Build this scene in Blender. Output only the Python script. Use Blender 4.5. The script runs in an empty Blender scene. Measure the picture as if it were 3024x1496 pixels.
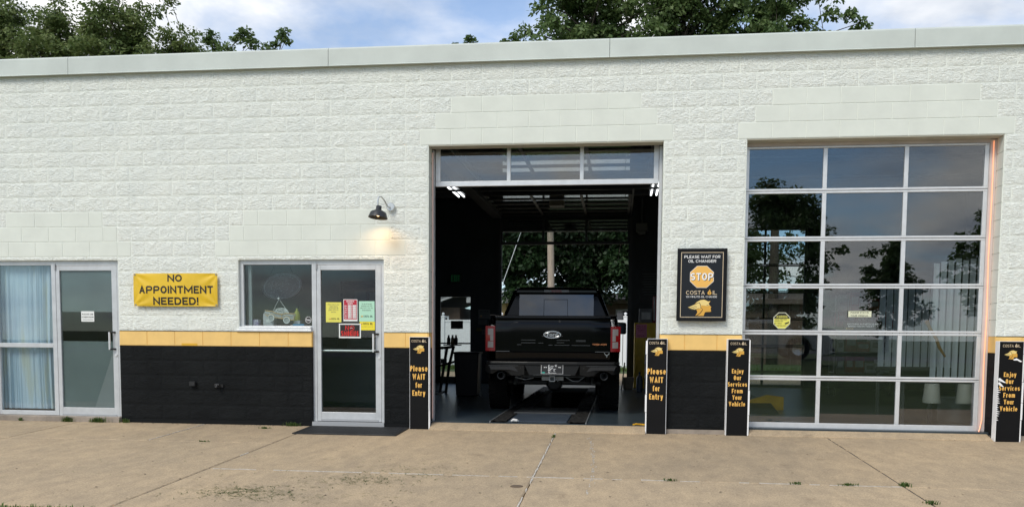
import bpy, math, random
import numpy as np
from mathutils import Vector, Matrix

R = math.radians
rnd = random.Random(7)
sc = bpy.context.scene
col = sc.collection

# ---------------------------------------------------------------- camera
cam = bpy.data.cameras.new('camera')
cam.sensor_width = 36.0
cam.lens = 30.883
cam.shift_x = 0.0014
cam.shift_y = 0.14285
cam.clip_start = 0.05
cam.clip_end = 2000
camo = bpy.data.objects.new('camera', cam)
col.objects.link(camo)
_yaw, _pit, _rol = -0.12332, -0.072235, 0.007205
_f = Vector((math.sin(_yaw)*math.cos(_pit), math.cos(_yaw)*math.cos(_pit), math.sin(_pit)))
_r = Vector((math.cos(_yaw), -math.sin(_yaw), 0))
_u = _r.cross(_f)
_r2 = math.cos(_rol)*_r + math.sin(_rol)*_u
_u2 = -math.sin(_rol)*_r + math.cos(_rol)*_u
camo.matrix_world = Matrix(((_r2.x, _u2.x, -_f.x, 2.53257), (_r2.y, _u2.y, -_f.y, -11.47454),
                            (_r2.z, _u2.z, -_f.z, 1.17907), (0, 0, 0, 1)))
sc.camera = camo
sc.render.resolution_x = 1024
sc.render.resolution_y = 506

# ---------------------------------------------------------------- sky and sun
SUN_EL, SUN_AZ = R(46), R(206)      # azimuth clockwise from +Y (north): sun high behind the camera, to the left
world = bpy.data.worlds.new('World')
sc.world = world
world.use_nodes = True
nt = world.node_tree
nt.nodes.clear()
def N(tree, typ, **kw):
    n = tree.nodes.new(typ)
    for k, v in kw.items():
        if k.startswith('i_'):
            key = k[2:]
            key = int(key) if key.isdigit() else key
            n.inputs[key].default_value = v
        else:
            setattr(n, k, v)
    return n
L = nt.links.new
out = N(nt, 'ShaderNodeOutputWorld')
bg = N(nt, 'ShaderNodeBackground')
bg.inputs['Strength'].default_value = 0.075
sky = N(nt, 'ShaderNodeTexSky', sky_type='NISHITA', sun_disc=False, sun_elevation=SUN_EL, sun_rotation=SUN_AZ,
        altitude=200, air_density=1.0, dust_density=0.6, ozone_density=2.0)
tc = N(nt, 'ShaderNodeTexCoord')
sep = N(nt, 'ShaderNodeSeparateXYZ')
L(tc.outputs['Generated'], sep.inputs[0])
zc = N(nt, 'ShaderNodeMath', operation='MAXIMUM', i_1=0.0)
L(sep.outputs['Z'], zc.inputs[0])
za = N(nt, 'ShaderNodeMath', operation='ADD', i_1=0.22)
L(zc.outputs[0], za.inputs[0])
dx = N(nt, 'ShaderNodeMath', operation='DIVIDE'); dy = N(nt, 'ShaderNodeMath', operation='DIVIDE')
L(sep.outputs['X'], dx.inputs[0]); L(za.outputs[0], dx.inputs[1])
L(sep.outputs['Y'], dy.inputs[0]); L(za.outputs[0], dy.inputs[1])
cmb = N(nt, 'ShaderNodeCombineXYZ')
L(dx.outputs[0], cmb.inputs[0]); L(dy.outputs[0], cmb.inputs[1])
mp = N(nt, 'ShaderNodeMapping')
mp.inputs['Location'].default_value = (18.33304, -17.83307, 2.20243)
L(cmb.outputs[0], mp.inputs[0])
nz = N(nt, 'ShaderNodeTexNoise', i_Scale=1.25, i_Detail=7.0, i_Roughness=0.56, i_Distortion=0.35)
L(mp.outputs[0], nz.inputs['Vector'])
rp = N(nt, 'ShaderNodeValToRGB')
rp.color_ramp.elements[0].position = 0.40; rp.color_ramp.elements[0].color = (0.26, 0.26, 0.26, 1)
rp.color_ramp.elements[1].position = 0.56; rp.color_ramp.elements[1].color = (1, 1, 1, 1)
L(nz.outputs['Fac'], rp.inputs[0])
nz2 = N(nt, 'ShaderNodeTexNoise', i_Scale=2.1, i_Detail=6.0, i_Roughness=0.55)
mp2 = N(nt, 'ShaderNodeMapping')
mp2.inputs['Location'].default_value = (9.8, 4.4, 0.0)
L(cmb.outputs[0], mp2.inputs[0]); L(mp2.outputs[0], nz2.inputs['Vector'])
rp2 = N(nt, 'ShaderNodeValToRGB')
rp2.color_ramp.elements[0].position = 0.38; rp2.color_ramp.elements[0].color = (5.0, 5.6, 6.6, 1)
rp2.color_ramp.elements[1].position = 0.60; rp2.color_ramp.elements[1].color = (9.6, 9.6, 9.6, 1)
L(nz2.outputs['Fac'], rp2.inputs[0])
skm = N(nt, 'ShaderNodeMix', data_type='RGBA', blend_type='MULTIPLY')
skm.inputs['Factor'].default_value = 1.0
skm.inputs[7].default_value = (0.95, 1.28, 1.52, 1)
L(sky.outputs[0], skm.inputs[6])
mx = N(nt, 'ShaderNodeMix', data_type='RGBA')
L(rp.outputs[0], mx.inputs['Factor']); L(skm.outputs[2], mx.inputs[6]); L(rp2.outputs[0], mx.inputs[7])
L(mx.outputs[2], bg.inputs['Color'])
L(bg.outputs[0], out.inputs[0])

sun = bpy.data.lights.new('sun', 'SUN')
sun.energy = 1.5
sun.angle = R(24)
sun.color = (1.0, 0.94, 0.84)
suno = bpy.data.objects.new('sun', sun)
col.objects.link(suno)
_sd = Vector((math.sin(SUN_AZ)*math.cos(SUN_EL), math.cos(SUN_AZ)*math.cos(SUN_EL), math.sin(SUN_EL)))
suno.rotation_euler = _sd.to_track_quat('Z', 'Y').to_euler()
suno.location = (-6, -20, 30)

sc.view_settings.view_transform = 'Standard'
sc.view_settings.look = 'None'
sc.view_settings.exposure = 0.72
sc.view_settings.gamma = 1.0
sc.view_settings.use_curve_mapping = False
sc.render.engine = 'CYCLES'
sc.cycles.max_bounces = 10
sc.cycles.transparent_max_bounces = 24

# ---------------------------------------------------------------- materials
MATS = {}
def mat(name, c, rough=0.6, metal=0.0, var=None, bump=None, coat=0.0, emit=None, spec=0.5, c2=None, coords='pos', stretch=None):
    """var=(scale, amount) colour variation; bump=(scale, strength, dist); c2 second colour mixed by the noise"""
    if name in MATS: return MATS[name]
    m = bpy.data.materials.new(name); m.use_nodes = True
    t = m.node_tree; b = t.nodes['Principled BSDF']
    b.inputs['Base Color'].default_value = (*c, 1)
    b.inputs['Roughness'].default_value = rough
    b.inputs['Metallic'].default_value = metal
    b.inputs['Specular IOR Level'].default_value = spec
    if coat: b.inputs['Coat Weight'].default_value = coat; b.inputs['Coat Roughness'].default_value = 0.04
    if emit:
        b.inputs['Emission Color'].default_value = (*emit[0], 1); b.inputs['Emission Strength'].default_value = emit[1]
    if var or bump:
        if coords == 'pos':
            g = N(t, 'ShaderNodeNewGeometry'); src = g.outputs['Position']
        else:
            g = N(t, 'ShaderNodeTexCoord'); src = g.outputs['Object']
        if stretch:
            mpp = N(t, 'ShaderNodeMapping'); mpp.inputs['Scale'].default_value = stretch
            t.links.new(src, mpp.inputs[0]); src = mpp.outputs[0]
    if var:
        nn = N(t, 'ShaderNodeTexNoise', i_Scale=var[0], i_Detail=6.0, i_Roughness=0.6)
        t.links.new(src, nn.inputs['Vector'])
        rr = N(t, 'ShaderNodeValToRGB')
        a = var[1]
        lo = tuple(max(0, x*(1-a)) for x in c) if c2 is None else c2
        hi = tuple(min(1, x*(1+a)) for x in c) if c2 is None else c
        rr.color_ramp.elements[0].position = 0.33; rr.color_ramp.elements[0].color = (*lo, 1)
        rr.color_ramp.elements[1].position = 0.67; rr.color_ramp.elements[1].color = (*hi, 1)
        t.links.new(nn.outputs['Fac'], rr.inputs[0]); t.links.new(rr.outputs[0], b.inputs['Base Color'])
    if bump:
        nb = N(t, 'ShaderNodeTexNoise', i_Scale=bump[0], i_Detail=5.0, i_Roughness=0.62)
        t.links.new(src, nb.inputs['Vector'])
        bp = N(t, 'ShaderNodeBump'); bp.inputs['Strength'].default_value = bump[1]
        bp.inputs['Distance'].default_value = bump[2] if len(bump) > 2 else 0.01
        t.links.new(nb.outputs['Fac'], bp.inputs['Height']); t.links.new(bp.outputs[0], b.inputs['Normal'])
    MATS[name] = m
    return m

def glass(name, tint, f0=0.05, rough=0.0):
    m = bpy.data.materials.new(name); m.use_nodes = True
    t = m.node_tree; t.nodes.clear()
    o = N(t, 'ShaderNodeOutputMaterial')
    tr = N(t, 'ShaderNodeBsdfTransparent'); tr.inputs[0].default_value = (*tint, 1)
    gl = N(t, 'ShaderNodeBsdfGlossy'); gl.inputs['Roughness'].default_value = rough
    gl.inputs[0].default_value = (1, 1, 1, 1)
    lw = N(t, 'ShaderNodeLayerWeight'); lw.inputs[0].default_value = 0.5
    pw = N(t, 'ShaderNodeMath', operation='POWER', i_1=5.0)
    ma = N(t, 'ShaderNodeMath', operation='MULTIPLY_ADD', i_1=0.9, i_2=f0)
    mxs = N(t, 'ShaderNodeMixShader')
    t.links.new(lw.outputs['Facing'], pw.inputs[0]); t.links.new(pw.outputs[0], ma.inputs[0])
    t.links.new(ma.outputs[0], mxs.inputs[0]); t.links.new(tr.outputs[0], mxs.inputs[1]); t.links.new(gl.outputs[0], mxs.inputs[2])
    t.links.new(mxs.outputs[0], o.inputs[0])
    return m

# split-face concrete block, painted: coarse and fine rock relief from world-space noise
def rock(name, c, dark, rough=0.75, strength=0.9, dist=0.03, spec=0.3):
    m = bpy.data.materials.new(name); m.use_nodes = True
    t = m.node_tree; b = t.nodes['Principled BSDF']; b.inputs['Roughness'].default_value = rough; b.inputs['Specular IOR Level'].default_value = spec
    g = N(t, 'ShaderNodeNewGeometry')
    mpn = N(t, 'ShaderNodeMapping'); mpn.inputs['Scale'].default_value = (0.8, 1, 1.7); mpn.inputs['Rotation'].default_value = (0, 0.55, 0)
    t.links.new(g.outputs['Position'], mpn.inputs[0])
    n1 = N(t, 'ShaderNodeTexNoise', i_Scale=30.0, i_Detail=6.0, i_Roughness=0.68, i_Distortion=0.6)
    t.links.new(mpn.outputs[0], n1.inputs['Vector'])
    bp = N(t, 'ShaderNodeBump'); bp.inputs['Strength'].default_value = strength; bp.inputs['Distance'].default_value = dist
    t.links.new(n1.outputs['Fac'], bp.inputs['Height'])
    t.links.new(bp.outputs[0], b.inputs['Normal'])
    n2 = N(t, 'ShaderNodeTexNoise', i_Scale=1.7, i_Detail=7.0, i_Roughness=0.6)
    t.links.new(g.outputs['Position'], n2.inputs['Vector'])
    r2 = N(t, 'ShaderNodeValToRGB')
    r2.color_ramp.elements[0].position = 0.3; r2.color_ramp.elements[0].color = (*dark, 1)
    r2.color_ramp.elements[1].position = 0.6; r2.color_ramp.elements[1].color = (*c, 1)
    t.links.new(n2.outputs['Fac'], r2.inputs[0])
    # rain-streak dirt, long in the vertical
    mp3 = N(t, 'ShaderNodeMapping'); mp3.inputs['Scale'].default_value = (7, 7, 0.55)
    n3 = N(t, 'ShaderNodeTexNoise', i_Scale=1.0, i_Detail=5.0, i_Roughness=0.6)
    t.links.new(g.outputs['Position'], mp3.inputs[0]); t.links.new(mp3.outputs[0], n3.inputs['Vector'])
    r3 = N(t, 'ShaderNodeValToRGB')
    r3.color_ramp.elements[0].position = 0.30; r3.color_ramp.elements[0].color = (0.945, 0.95, 0.955, 1)
    r3.color_ramp.elements[1].position = 0.50; r3.color_ramp.elements[1].color = (1, 1, 1, 1)
    t.links.new(n3.outputs['Fac'], r3.inputs[0])
    mm = N(t, 'ShaderNodeMix', data_type='RGBA', blend_type='MULTIPLY'); mm.inputs[0].default_value = 1
    t.links.new(r2.outputs[0], mm.inputs[6]); t.links.new(r3.outputs[0], mm.inputs[7]); t.links.new(mm.outputs[2], b.inputs['Base Color'])
    MATS[name] = m
    return m

rock('white_split', (0.85, 0.875, 0.81), (0.80, 0.832, 0.78), strength=0.85, dist=0.035)
rock('black_split', (0.0115, 0.0128, 0.0135), (0.0075, 0.0085, 0.0092), rough=0.75, strength=0.7, spec=0.1)
mat('white_smooth', (0.67, 0.70, 0.635), 0.7, var=(2.6, 0.05), bump=(160, 0.12, 0.004))
mat('white_mortar', (0.80, 0.83, 0.765), 0.8, var=(3, 0.03))
mat('black_mortar', (0.0085, 0.0095, 0.0102), 0.7, spec=0.1)
mat('yellow_smooth', (0.78, 0.515, 0.175), 0.65, var=(5, 0.06), bump=(160, 0.12, 0.004))
mat('coping_metal', (0.52, 0.56, 0.52), 0.45, var=(1.1, 0.10), bump=(1.6, 0.15, 0.02))
mat('alu', (0.56, 0.575, 0.585), 0.42, metal=0.35, var=(9, 0.07))
mat('alu_bright', (0.70, 0.71, 0.715), 0.38, metal=0.4, var=(9, 0.06))
mat('alu_dull', (0.40, 0.41, 0.42), 0.5, metal=0.4)
mat('black_plastic', (0.012, 0.012, 0.013), 0.45)
mat('black_sign', (0.006, 0.006, 0.0066), 0.5, var=(7, 0.12), spec=0.15)
mat('black_frame', (0.005, 0.005, 0.006), 0.4, spec=0.25)
mat('navy_board', (0.012, 0.015, 0.020), 0.45, spec=0.25)
mat('white_foam', (0.82, 0.82, 0.82), 0.7, var=(14, 0.06))
mat('white_print', (0.80, 0.80, 0.79), 0.6)
mat('gold_print', (0.66, 0.36, 0.055), 0.5)
mat('gold_light', (0.78, 0.60, 0.22), 0.5)
mat('gold_pale', (0.62, 0.50, 0.34), 0.5)
mat('orange_print', (0.82, 0.46, 0.10), 0.5)
mat('banner_yellow', (0.72, 0.47, 0.02), 0.42, var=(3.5, 0.08))
mat('print_black', (0.012, 0.011, 0.010), 0.5)
mat('grommet', (0.35, 0.33, 0.3), 0.35, metal=0.8)
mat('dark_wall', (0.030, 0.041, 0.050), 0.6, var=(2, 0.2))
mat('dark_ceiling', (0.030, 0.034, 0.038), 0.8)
mat('steel_dark', (0.05, 0.055, 0.06), 0.5, metal=0.3)
mat('galv', (0.28, 0.30, 0.31), 0.45, metal=0.6)
mat('black_paint', (0.0010, 0.0012, 0.0018), 0.10, spec=0.22)
mat('trim_black', (0.005, 0.005, 0.0055), 0.5, var=(60, 0.2), spec=0.2)
mat('bumper_grey', (0.009, 0.0095, 0.010), 0.4, spec=0.3)
mat('tyre', (0.005, 0.005, 0.005), 0.85, bump=(40, 0.3, 0.01), spec=0.15)
mat('rim', (0.05, 0.05, 0.052), 0.35, metal=0.7)
mat('chrome', (0.50, 0.51, 0.53), 0.16, metal=1.0)
mat('red_lens', (0.15, 0.003, 0.005), 0.2)
mat('clear_lens', (0.17, 0.16, 0.16), 0.25)
mat('plate_white', (0.72, 0.73, 0.74), 0.4)
mat('teal', (0.02, 0.35, 0.28), 0.5)
mat('rubber_mat', (0.016, 0.017, 0.018), 0.6, bump=(60, 0.3, 0.005))
mat('paper_yellow', (0.70, 0.66, 0.12), 0.7)
mat('paper_yellow_deep', (0.78, 0.66, 0.04), 0.7)
mat('paper_green', (0.40, 0.68, 0.52), 0.7)
mat('paper_white', (0.74, 0.76, 0.74), 0.7)
mat('paper_cream', (0.66, 0.68, 0.50), 0.7)
mat('paper_pink', (0.88, 0.30, 0.45), 0.7)
mat('sign_red', (0.42, 0.012, 0.035), 0.5)
mat('text_red', (0.62, 0.02, 0.015), 0.5)
mat('text_grey', (0.10, 0.11, 0.10), 0.6)
mat('exit_green', (0.01, 0.12, 0.04), 0.5, emit=((0.05, 0.55, 0.20), 0.015))
mat('wood_pale', (0.33, 0.27, 0.21), 0.8, var=(3, 0.25), stretch=(12, 12, 0.8))
mat('vinyl_white', (0.80, 0.81, 0.82), 0.45)
mat('brown_siding', (0.10, 0.065, 0.045), 0.75, var=(6, 0.25))
mat('tan_siding', (0.48, 0.33, 0.14), 0.75, var=(3, 0.12))
mat('roof_grey', (0.16, 0.165, 0.165), 0.85, var=(12, 0.2))
mat('roof_metal', (0.45, 0.45, 0.44), 0.5, var=(4, 0.15))
mat('cab_yellow', (0.78, 0.50, 0.02), 0.5, var=(6, 0.12))
mat('lift_yellow', (0.62, 0.36, 0.02), 0.5, var=(6, 0.15))
mat('bin_black', (0.010, 0.010, 0.011), 0.5)
mat('film_grey', (0.165, 0.195, 0.195), 0.55, var=(2.2, 0.08))
mat('office_wall', (0.42, 0.46, 0.46), 0.8, var=(1.5, 0.15))
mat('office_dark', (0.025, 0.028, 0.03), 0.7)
mat('cork', (0.13, 0.075, 0.05), 0.85, var=(30, 0.2))
mat('strip_white', (0.66, 0.73, 0.78), 0.5, var=(2, 0.1), stretch=(8, 8, 0.6))
mat('cloth_white', (0.6, 0.6, 0.58), 0.8)
mat('jug_white', (0.38, 0.38, 0.34), 0.5)
mat('box_red', (0.28, 0.03, 0.04), 0.6, var=(8, 0.25))
mat('box_white', (0.50, 0.50, 0.50), 0.6, var=(8, 0.2))
mat('box_grey', (0.16, 0.16, 0.17), 0.6, var=(8, 0.2))
mat('blue_drum', (0.02, 0.06, 0.16), 0.5)
mat('box_blue', (0.02, 0.22, 0.42), 0.5)
mat('box_purple', (0.16, 0.10, 0.26), 0.5, var=(60, 0.8), c2=(0.6, 0.6, 0.66))
mat('lime', (0.35, 0.36, 0.05), 0.6)
mat('rope_yellow', (0.60, 0.32, 0.01), 0.7)
mat('lamp_black', (0.018, 0.020, 0.025), 0.45)
mat('galv_light', (0.58, 0.60, 0.60), 0.35, metal=0.6)
mat('bulb', (1, 0.8, 0.5), 0.3, emit=((1.0, 0.62, 0.25), 6.0))
mat('tube_light', (1, 1, 1), 0.3, emit=((0.95, 0.98, 1.0), 1.8))
mat('led_orange', (0.9, 0.45, 0.3), 0.4, emit=((1.0, 0.34, 0.14), 0.62))
mat('led_pink', (0.62, 0.50, 0.46), 0.4, emit=((1.0, 0.55, 0.42), 0.06))
mat('epoxy', (0.038, 0.053, 0.064), 0.3, var=(3.0, 0.22), bump=(14, 0.06, 0.01), spec=0.32)
mat('pit_plate', (0.050, 0.066, 0.088), 0.4, var=(6, 0.15))
mat('pit_edge', (0.010, 0.0095, 0.0085), 0.7, var=(9, 0.6), bump=(20, 0.8, 0.02))
mat('pit_dark', (0.004, 0.004, 0.004), 0.9)
mat('bark', (0.075, 0.06, 0.045), 0.9, var=(6, 0.3), bump=(18, 0.8, 0.03), stretch=(4, 4, 1))
mat('soil', (0.09, 0.075, 0.055), 0.95)
mat('curb_concrete', (0.27, 0.23, 0.19), 0.85, var=(4, 0.25), bump=(40, 0.3, 0.01))
mat('suv_grey', (0.40, 0.41, 0.42), 0.25, metal=0.3, coat=1.0)
mat('far_brick', (0.20, 0.10, 0.07), 0.8, var=(5, 0.2))
GLASS = glass('door_glass', (0.82, 0.85, 0.85), 0.088)
GLASS_OFFICE = glass('office_glass', (0.84, 0.88, 0.88), 0.032)
GLASS_CURTAIN = glass('curtain_glass', (0.82, 0.87, 0.89), 0.06)
GLASS_OVER = glass('overhead_glass', (0.6, 0.62, 0.62), 0.02)
GLASS_TRUCK = glass('truck_glass', (0.05, 0.05, 0.055), 0.055)
SKYL = None

# concrete paving: tan, speckled, stained
def concrete():
    m = bpy.data.materials.new('concrete'); m.use_nodes = True
    t = m.node_tree; b = t.nodes['Principled BSDF']; b.inputs['Roughness'].default_value = 0.85
    b.inputs['Specular IOR Level'].default_value = 0.25
    g = N(t, 'ShaderNodeNewGeometry')
    oi = N(t, 'ShaderNodeObjectInfo')
    big = N(t, 'ShaderNodeTexNoise', i_Scale=0.55, i_Detail=5.0, i_Roughness=0.6)
    mid = N(t, 'ShaderNodeTexNoise', i_Scale=6.0, i_Detail=8.0, i_Roughness=0.7)
    fine = N(t, 'ShaderNodeTexNoise', i_Scale=70.0, i_Detail=4.0, i_Roughness=0.8)
    mps = N(t, 'ShaderNodeMapping'); mps.inputs['Scale'].default_value = (1, 0.45, 1)
    t.links.new(g.outputs['Position'], mps.inputs[0])
    for n in (big, mid): t.links.new(mps.outputs[0], n.inputs['Vector'])
    t.links.new(g.outputs['Position'], fine.inputs['Vector'])
    r1 = N(t, 'ShaderNodeValToRGB')
    r1.color_ramp.elements[0].position = 0.32; r1.color_ramp.elements[0].color = (0.352, 0.280, 0.192, 1)
    r1.color_ramp.elements[1].position = 0.66; r1.color_ramp.elements[1].color = (0.445, 0.342, 0.222, 1)
    t.links.new(big.outputs['Fac'], r1.inputs[0])
    r2 = N(t, 'ShaderNodeValToRGB')
    r2.color_ramp.elements[0].position = 0.36; r2.color_ramp.elements[0].color = (0.86, 0.86, 0.87, 1)
    r2.color_ramp.elements[1].position = 0.62; r2.color_ramp.elements[1].color = (1.08, 1.07, 1.05, 1)
    t.links.new(mid.outputs['Fac'], r2.inputs[0])
    r3 = N(t, 'ShaderNodeValToRGB')
    r3.color_ramp.elements[0].position = 0.30; r3.color_ramp.elements[0].color = (0.62, 0.61, 0.60, 1)
    r3.color_ramp.elements[1].position = 0.70; r3.color_ramp.elements[1].color = (1.34, 1.34, 1.34, 1)
    t.links.new(fine.outputs['Fac'], r3.inputs[0])
    m1 = N(t, 'ShaderNodeMix', data_type='RGBA', blend_type='MULTIPLY'); m1.inputs[0].default_value = 1
    m2 = N(t, 'ShaderNodeMix', data_type='RGBA', blend_type='MULTIPLY'); m2.inputs[0].default_value = 1
    t.links.new(r1.outputs[0], m1.inputs[6]); t.links.new(r2.outputs[0], m1.inputs[7])
    t.links.new(m1.outputs[2], m2.inputs[6]); t.links.new(r3.outputs[0], m2.inputs[7])
    spot = N(t, 'ShaderNodeTexNoise', i_Scale=4.2, i_Detail=3.0, i_Roughness=0.55)
    t.links.new(g.outputs['Position'], spot.inputs['Vector'])
    r4 = N(t, 'ShaderNodeValToRGB')
    r4.color_ramp.elements[0].position = 0.66; r4.color_ramp.elements[0].color = (1, 1, 1, 1)
    r4.color_ramp.elements[1].position = 0.76; r4.color_ramp.elements[1].color = (0.84, 0.83, 0.82, 1)
    t.links.new(spot.outputs['Fac'], r4.inputs[0])
    m3 = N(t, 'ShaderNodeMix', data_type='RGBA', blend_type='MULTIPLY'); m3.inputs[0].default_value = 1
    t.links.new(m2.outputs[2], m3.inputs[6]); t.links.new(r4.outputs[0], m3.inputs[7])
    hs = N(t, 'ShaderNodeHueSaturation')
    mr = N(t, 'ShaderNodeMapRange'); mr.inputs[3].default_value = 0.93; mr.inputs[4].default_value = 1.07
    t.links.new(oi.outputs['Random'], mr.inputs[0]); t.links.new(mr.outputs[0], hs.inputs['Value'])
    t.links.new(m3.outputs[2], hs.inputs['Color']); t.links.new(hs.outputs[0], b.inputs['Base Color'])
    bp = N(t, 'ShaderNodeBump'); bp.inputs['Strength'].default_value = 0.35; bp.inputs['Distance'].default_value = 0.006
    t.links.new(fine.outputs['Fac'], bp.inputs['Height']); t.links.new(bp.outputs[0], b.inputs['Normal'])
    MATS['concrete'] = m
concrete()

def leaf_mat(name):
    m = bpy.data.materials.new(name); m.use_nodes = True
    t = m.node_tree; t.nodes.clear()
    o = N(t, 'ShaderNodeOutputMaterial')
    at = N(t, 'ShaderNodeAttribute', attribute_name='leafcol')
    d = N(t, 'ShaderNodeBsdfPrincipled'); d.inputs['Roughness'].default_value = 0.5
    d.inputs['Specular IOR Level'].default_value = 0.35
    tl = N(t, 'ShaderNodeBsdfTranslucent')
    mxx = N(t, 'ShaderNodeMixShader'); mxx.inputs[0].default_value = 0.4
    t.links.new(at.outputs['Color'], d.inputs['Base Color']); t.links.new(at.outputs['Color'], tl.inputs[0])
    t.links.new(d.outputs[0], mxx.inputs[1]); t.links.new(tl.outputs[0], mxx.inputs[2]); t.links.new(mxx.outputs[0], o.inputs[0])
    MATS[name] = m
leaf_mat('leaf')

def M_(x):
    return MATS[x] if isinstance(x, str) else x

# ---------------------------------------------------------------- mesh helpers
WM = {}
class MB:
    def __init__(s): s.v = []; s.f = []
    def quadface(s, *pts):
        n = len(s.v); s.v += [tuple(p) for p in pts]; s.f.append(tuple(range(n, n+len(pts)))); return s
    def box(s, x0, x1, y0, y1, z0, z1):
        n = len(s.v)
        s.v += [(x0,y0,z0),(x1,y0,z0),(x1,y1,z0),(x0,y1,z0),(x0,y0,z1),(x1,y0,z1),(x1,y1,z1),(x0,y1,z1)]
        s.f += [(n,n+3,n+2,n+1),(n+4,n+5,n+6,n+7),(n,n+1,n+5,n+4),(n+1,n+2,n+6,n+5),(n+2,n+3,n+7,n+6),(n+3,n,n+4,n+7)]
        return s
    def cyl(s, a, b, r, n=12, r2=None, caps=True):
        a = Vector(a); b = Vector(b); d = (b-a).normalized()
        u = d.orthogonal().normalized(); w = d.cross(u)
        r2 = r if r2 is None else r2; k = len(s.v)
        for p, rr in ((a, r), (b, r2)):
            for i in range(n):
                t = 2*math.pi*i/n
                s.v.append(tuple(p + rr*(math.cos(t)*u + math.sin(t)*w)))
        for i in range(n):
            j = (i+1) % n; s.f.append((k+i, k+j, k+n+j, k+n+i))
        if caps:
            s.f.append(tuple(k+i for i in reversed(range(n)))); s.f.append(tuple(k+n+i for i in range(n)))
        return s
    def tube(s, pts, r, n=8, caps=True):
        pts = [Vector(p) for p in pts]; k = len(s.v); m = len(pts)
        rs = r if isinstance(r, (list, tuple)) else [r]*m
        up = None
        for i, p in enumerate(pts):
            d = (pts[min(i+1, m-1)] - pts[max(i-1, 0)]).normalized()
            if up is None: up = d.orthogonal().normalized()
            u = (up - d*up.dot(d)); u = u.normalized() if u.length > 1e-6 else d.orthogonal().normalized()
            up = u; w = d.cross(u)
            for j in range(n):
                t = 2*math.pi*j/n
                s.v.append(tuple(p + (float(rs[i])*(math.cos(t)*u + math.sin(t)*w))))
        for i in range(m-1):
            for j in range(n):
                j2 = (j+1) % n
                s.f.append((k+i*n+j, k+i*n+j2, k+(i+1)*n+j2, k+(i+1)*n+j))
        if caps:
            s.f.append(tuple(k+j for j in reversed(range(n)))); s.f.append(tuple(k+(m-1)*n+j for j in range(n)))
        return s
    def prism(s, pts, a, b, axis='y'):
        """polygon extruded along an axis from a to b; pts are (x,z) for y, (y,z) for x, (x,y) for z"""
        def P(p, t): return {'y': (p[0], t, p[1]), 'x': (t, p[0], p[1]), 'z': (p[0], p[1], t)}[axis]
        n = len(s.v); m = len(pts)
        s.v += [P(p, a) for p in pts] + [P(p, b) for p in pts]
        s.f += [tuple(n+i for i in range(m)), tuple(n+m+i for i in reversed(range(m)))]
        for i in range(m):
            j = (i+1) % m; s.f.append((n+j, n+i, n+m+i, n+m+j))
        return s
    def grid(s, fn, nu, nv, flip=False):
        k = len(s.v)
        for i in range(nu+1):
            for j in range(nv+1): s.v.append(tuple(fn(i/nu, j/nv)))
        for i in range(nu):
            for j in range(nv):
                a = k+i*(nv+1)+j; q = (a, a+nv+1, a+nv+2, a+1)
                s.f.append(q[::-1] if flip else q)
        return s
    def lathe(s, prof, c, n=24, axis='z', closed=False):
        k = len(s.v); m = len(prof); c = Vector(c)
        for r_, h in prof:
            for i in range(n):
                t = 2*math.pi*i/n; a, b = r_*math.cos(t), r_*math.sin(t)
                s.v.append(tuple(c + Vector({'z': (a, b, h), 'x': (h, a, b), 'y': (b, h, a)}[axis])))
        for q in range(m-1 + (1 if closed else 0)):
            q2 = (q+1) % m
            for i in range(n):
                j = (i+1) % n; s.f.append((k+q*n+i, k+q*n+j, k+q2*n+j, k+q2*n+i))
        return s
    def frame(s, x0, x1, z0, z1, w, y0, y1, wb=None):
        """rectangular frame in the xz plane, butted pieces"""
        wb = w if wb is None else wb
        s.box(x0, x0+w, y0, y1, z0, z1); s.box(x1-w, x1, y0, y1, z0, z1)
        s.box(x0+w, x1-w, y0+.001, y1-.001, z1-w, z1); s.box(x0+w, x1-w, y0+.001, y1-.001, z0, z0+wb)
        return s
    def mesh(s, name, m, smooth=False):
        me = bpy.data.meshes.new(name); me.from_pydata(s.v, [], s.f); me.update()
        if m is not None: me.materials.append(M_(m))
        if smooth:
            me.shade_smooth()
            if smooth != 'all': me.set_sharp_from_angle(angle=R(38))
        return me
    def build(s, name, m, parent=None, smooth=False, bevel=0, local=False):
        me = s.mesh(name, m, smooth)
        return link(name, me, parent, bevel, local)
def link(name, me, parent=None, bevel=0, local=False, mw=None):
    o = bpy.data.objects.new(name, me); col.objects.link(o)
    own = mw or Matrix.Identity(4)
    if mw: o.matrix_basis = mw
    if parent is not None:
        o.parent = parent
        pw = WM.get(parent.name, Matrix.Identity(4))
        if not local:
            o.matrix_parent_inverse = pw.inverted(); WM[o.name] = own
        else:
            WM[o.name] = pw @ own
    else: WM[o.name] = own
    if bevel:
        b = o.modifiers.new('bevel', 'BEVEL'); b.width = bevel; b.segments = 2; b.limit_method = 'ANGLE'; b.angle_limit = R(40)
    return o
def thing(name, label, cat, loc=(0, 0, 0), rz=0, group=None):
    o = bpy.data.objects.new(name, None); o.empty_display_size = 0.1; col.objects.link(o)
    o.matrix_basis = Matrix.Translation(loc) @ Matrix.Rotation(rz, 4, 'Z')
    WM[o.name] = o.matrix_basis.copy()
    return tag(o, label, cat, group)
def tag(o, label=None, cat=None, group=None, kind=None):
    if label: o['label'] = label
    if cat: o['category'] = cat
    if group: o['group'] = group
    if kind: o['kind'] = kind
    return o

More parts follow.
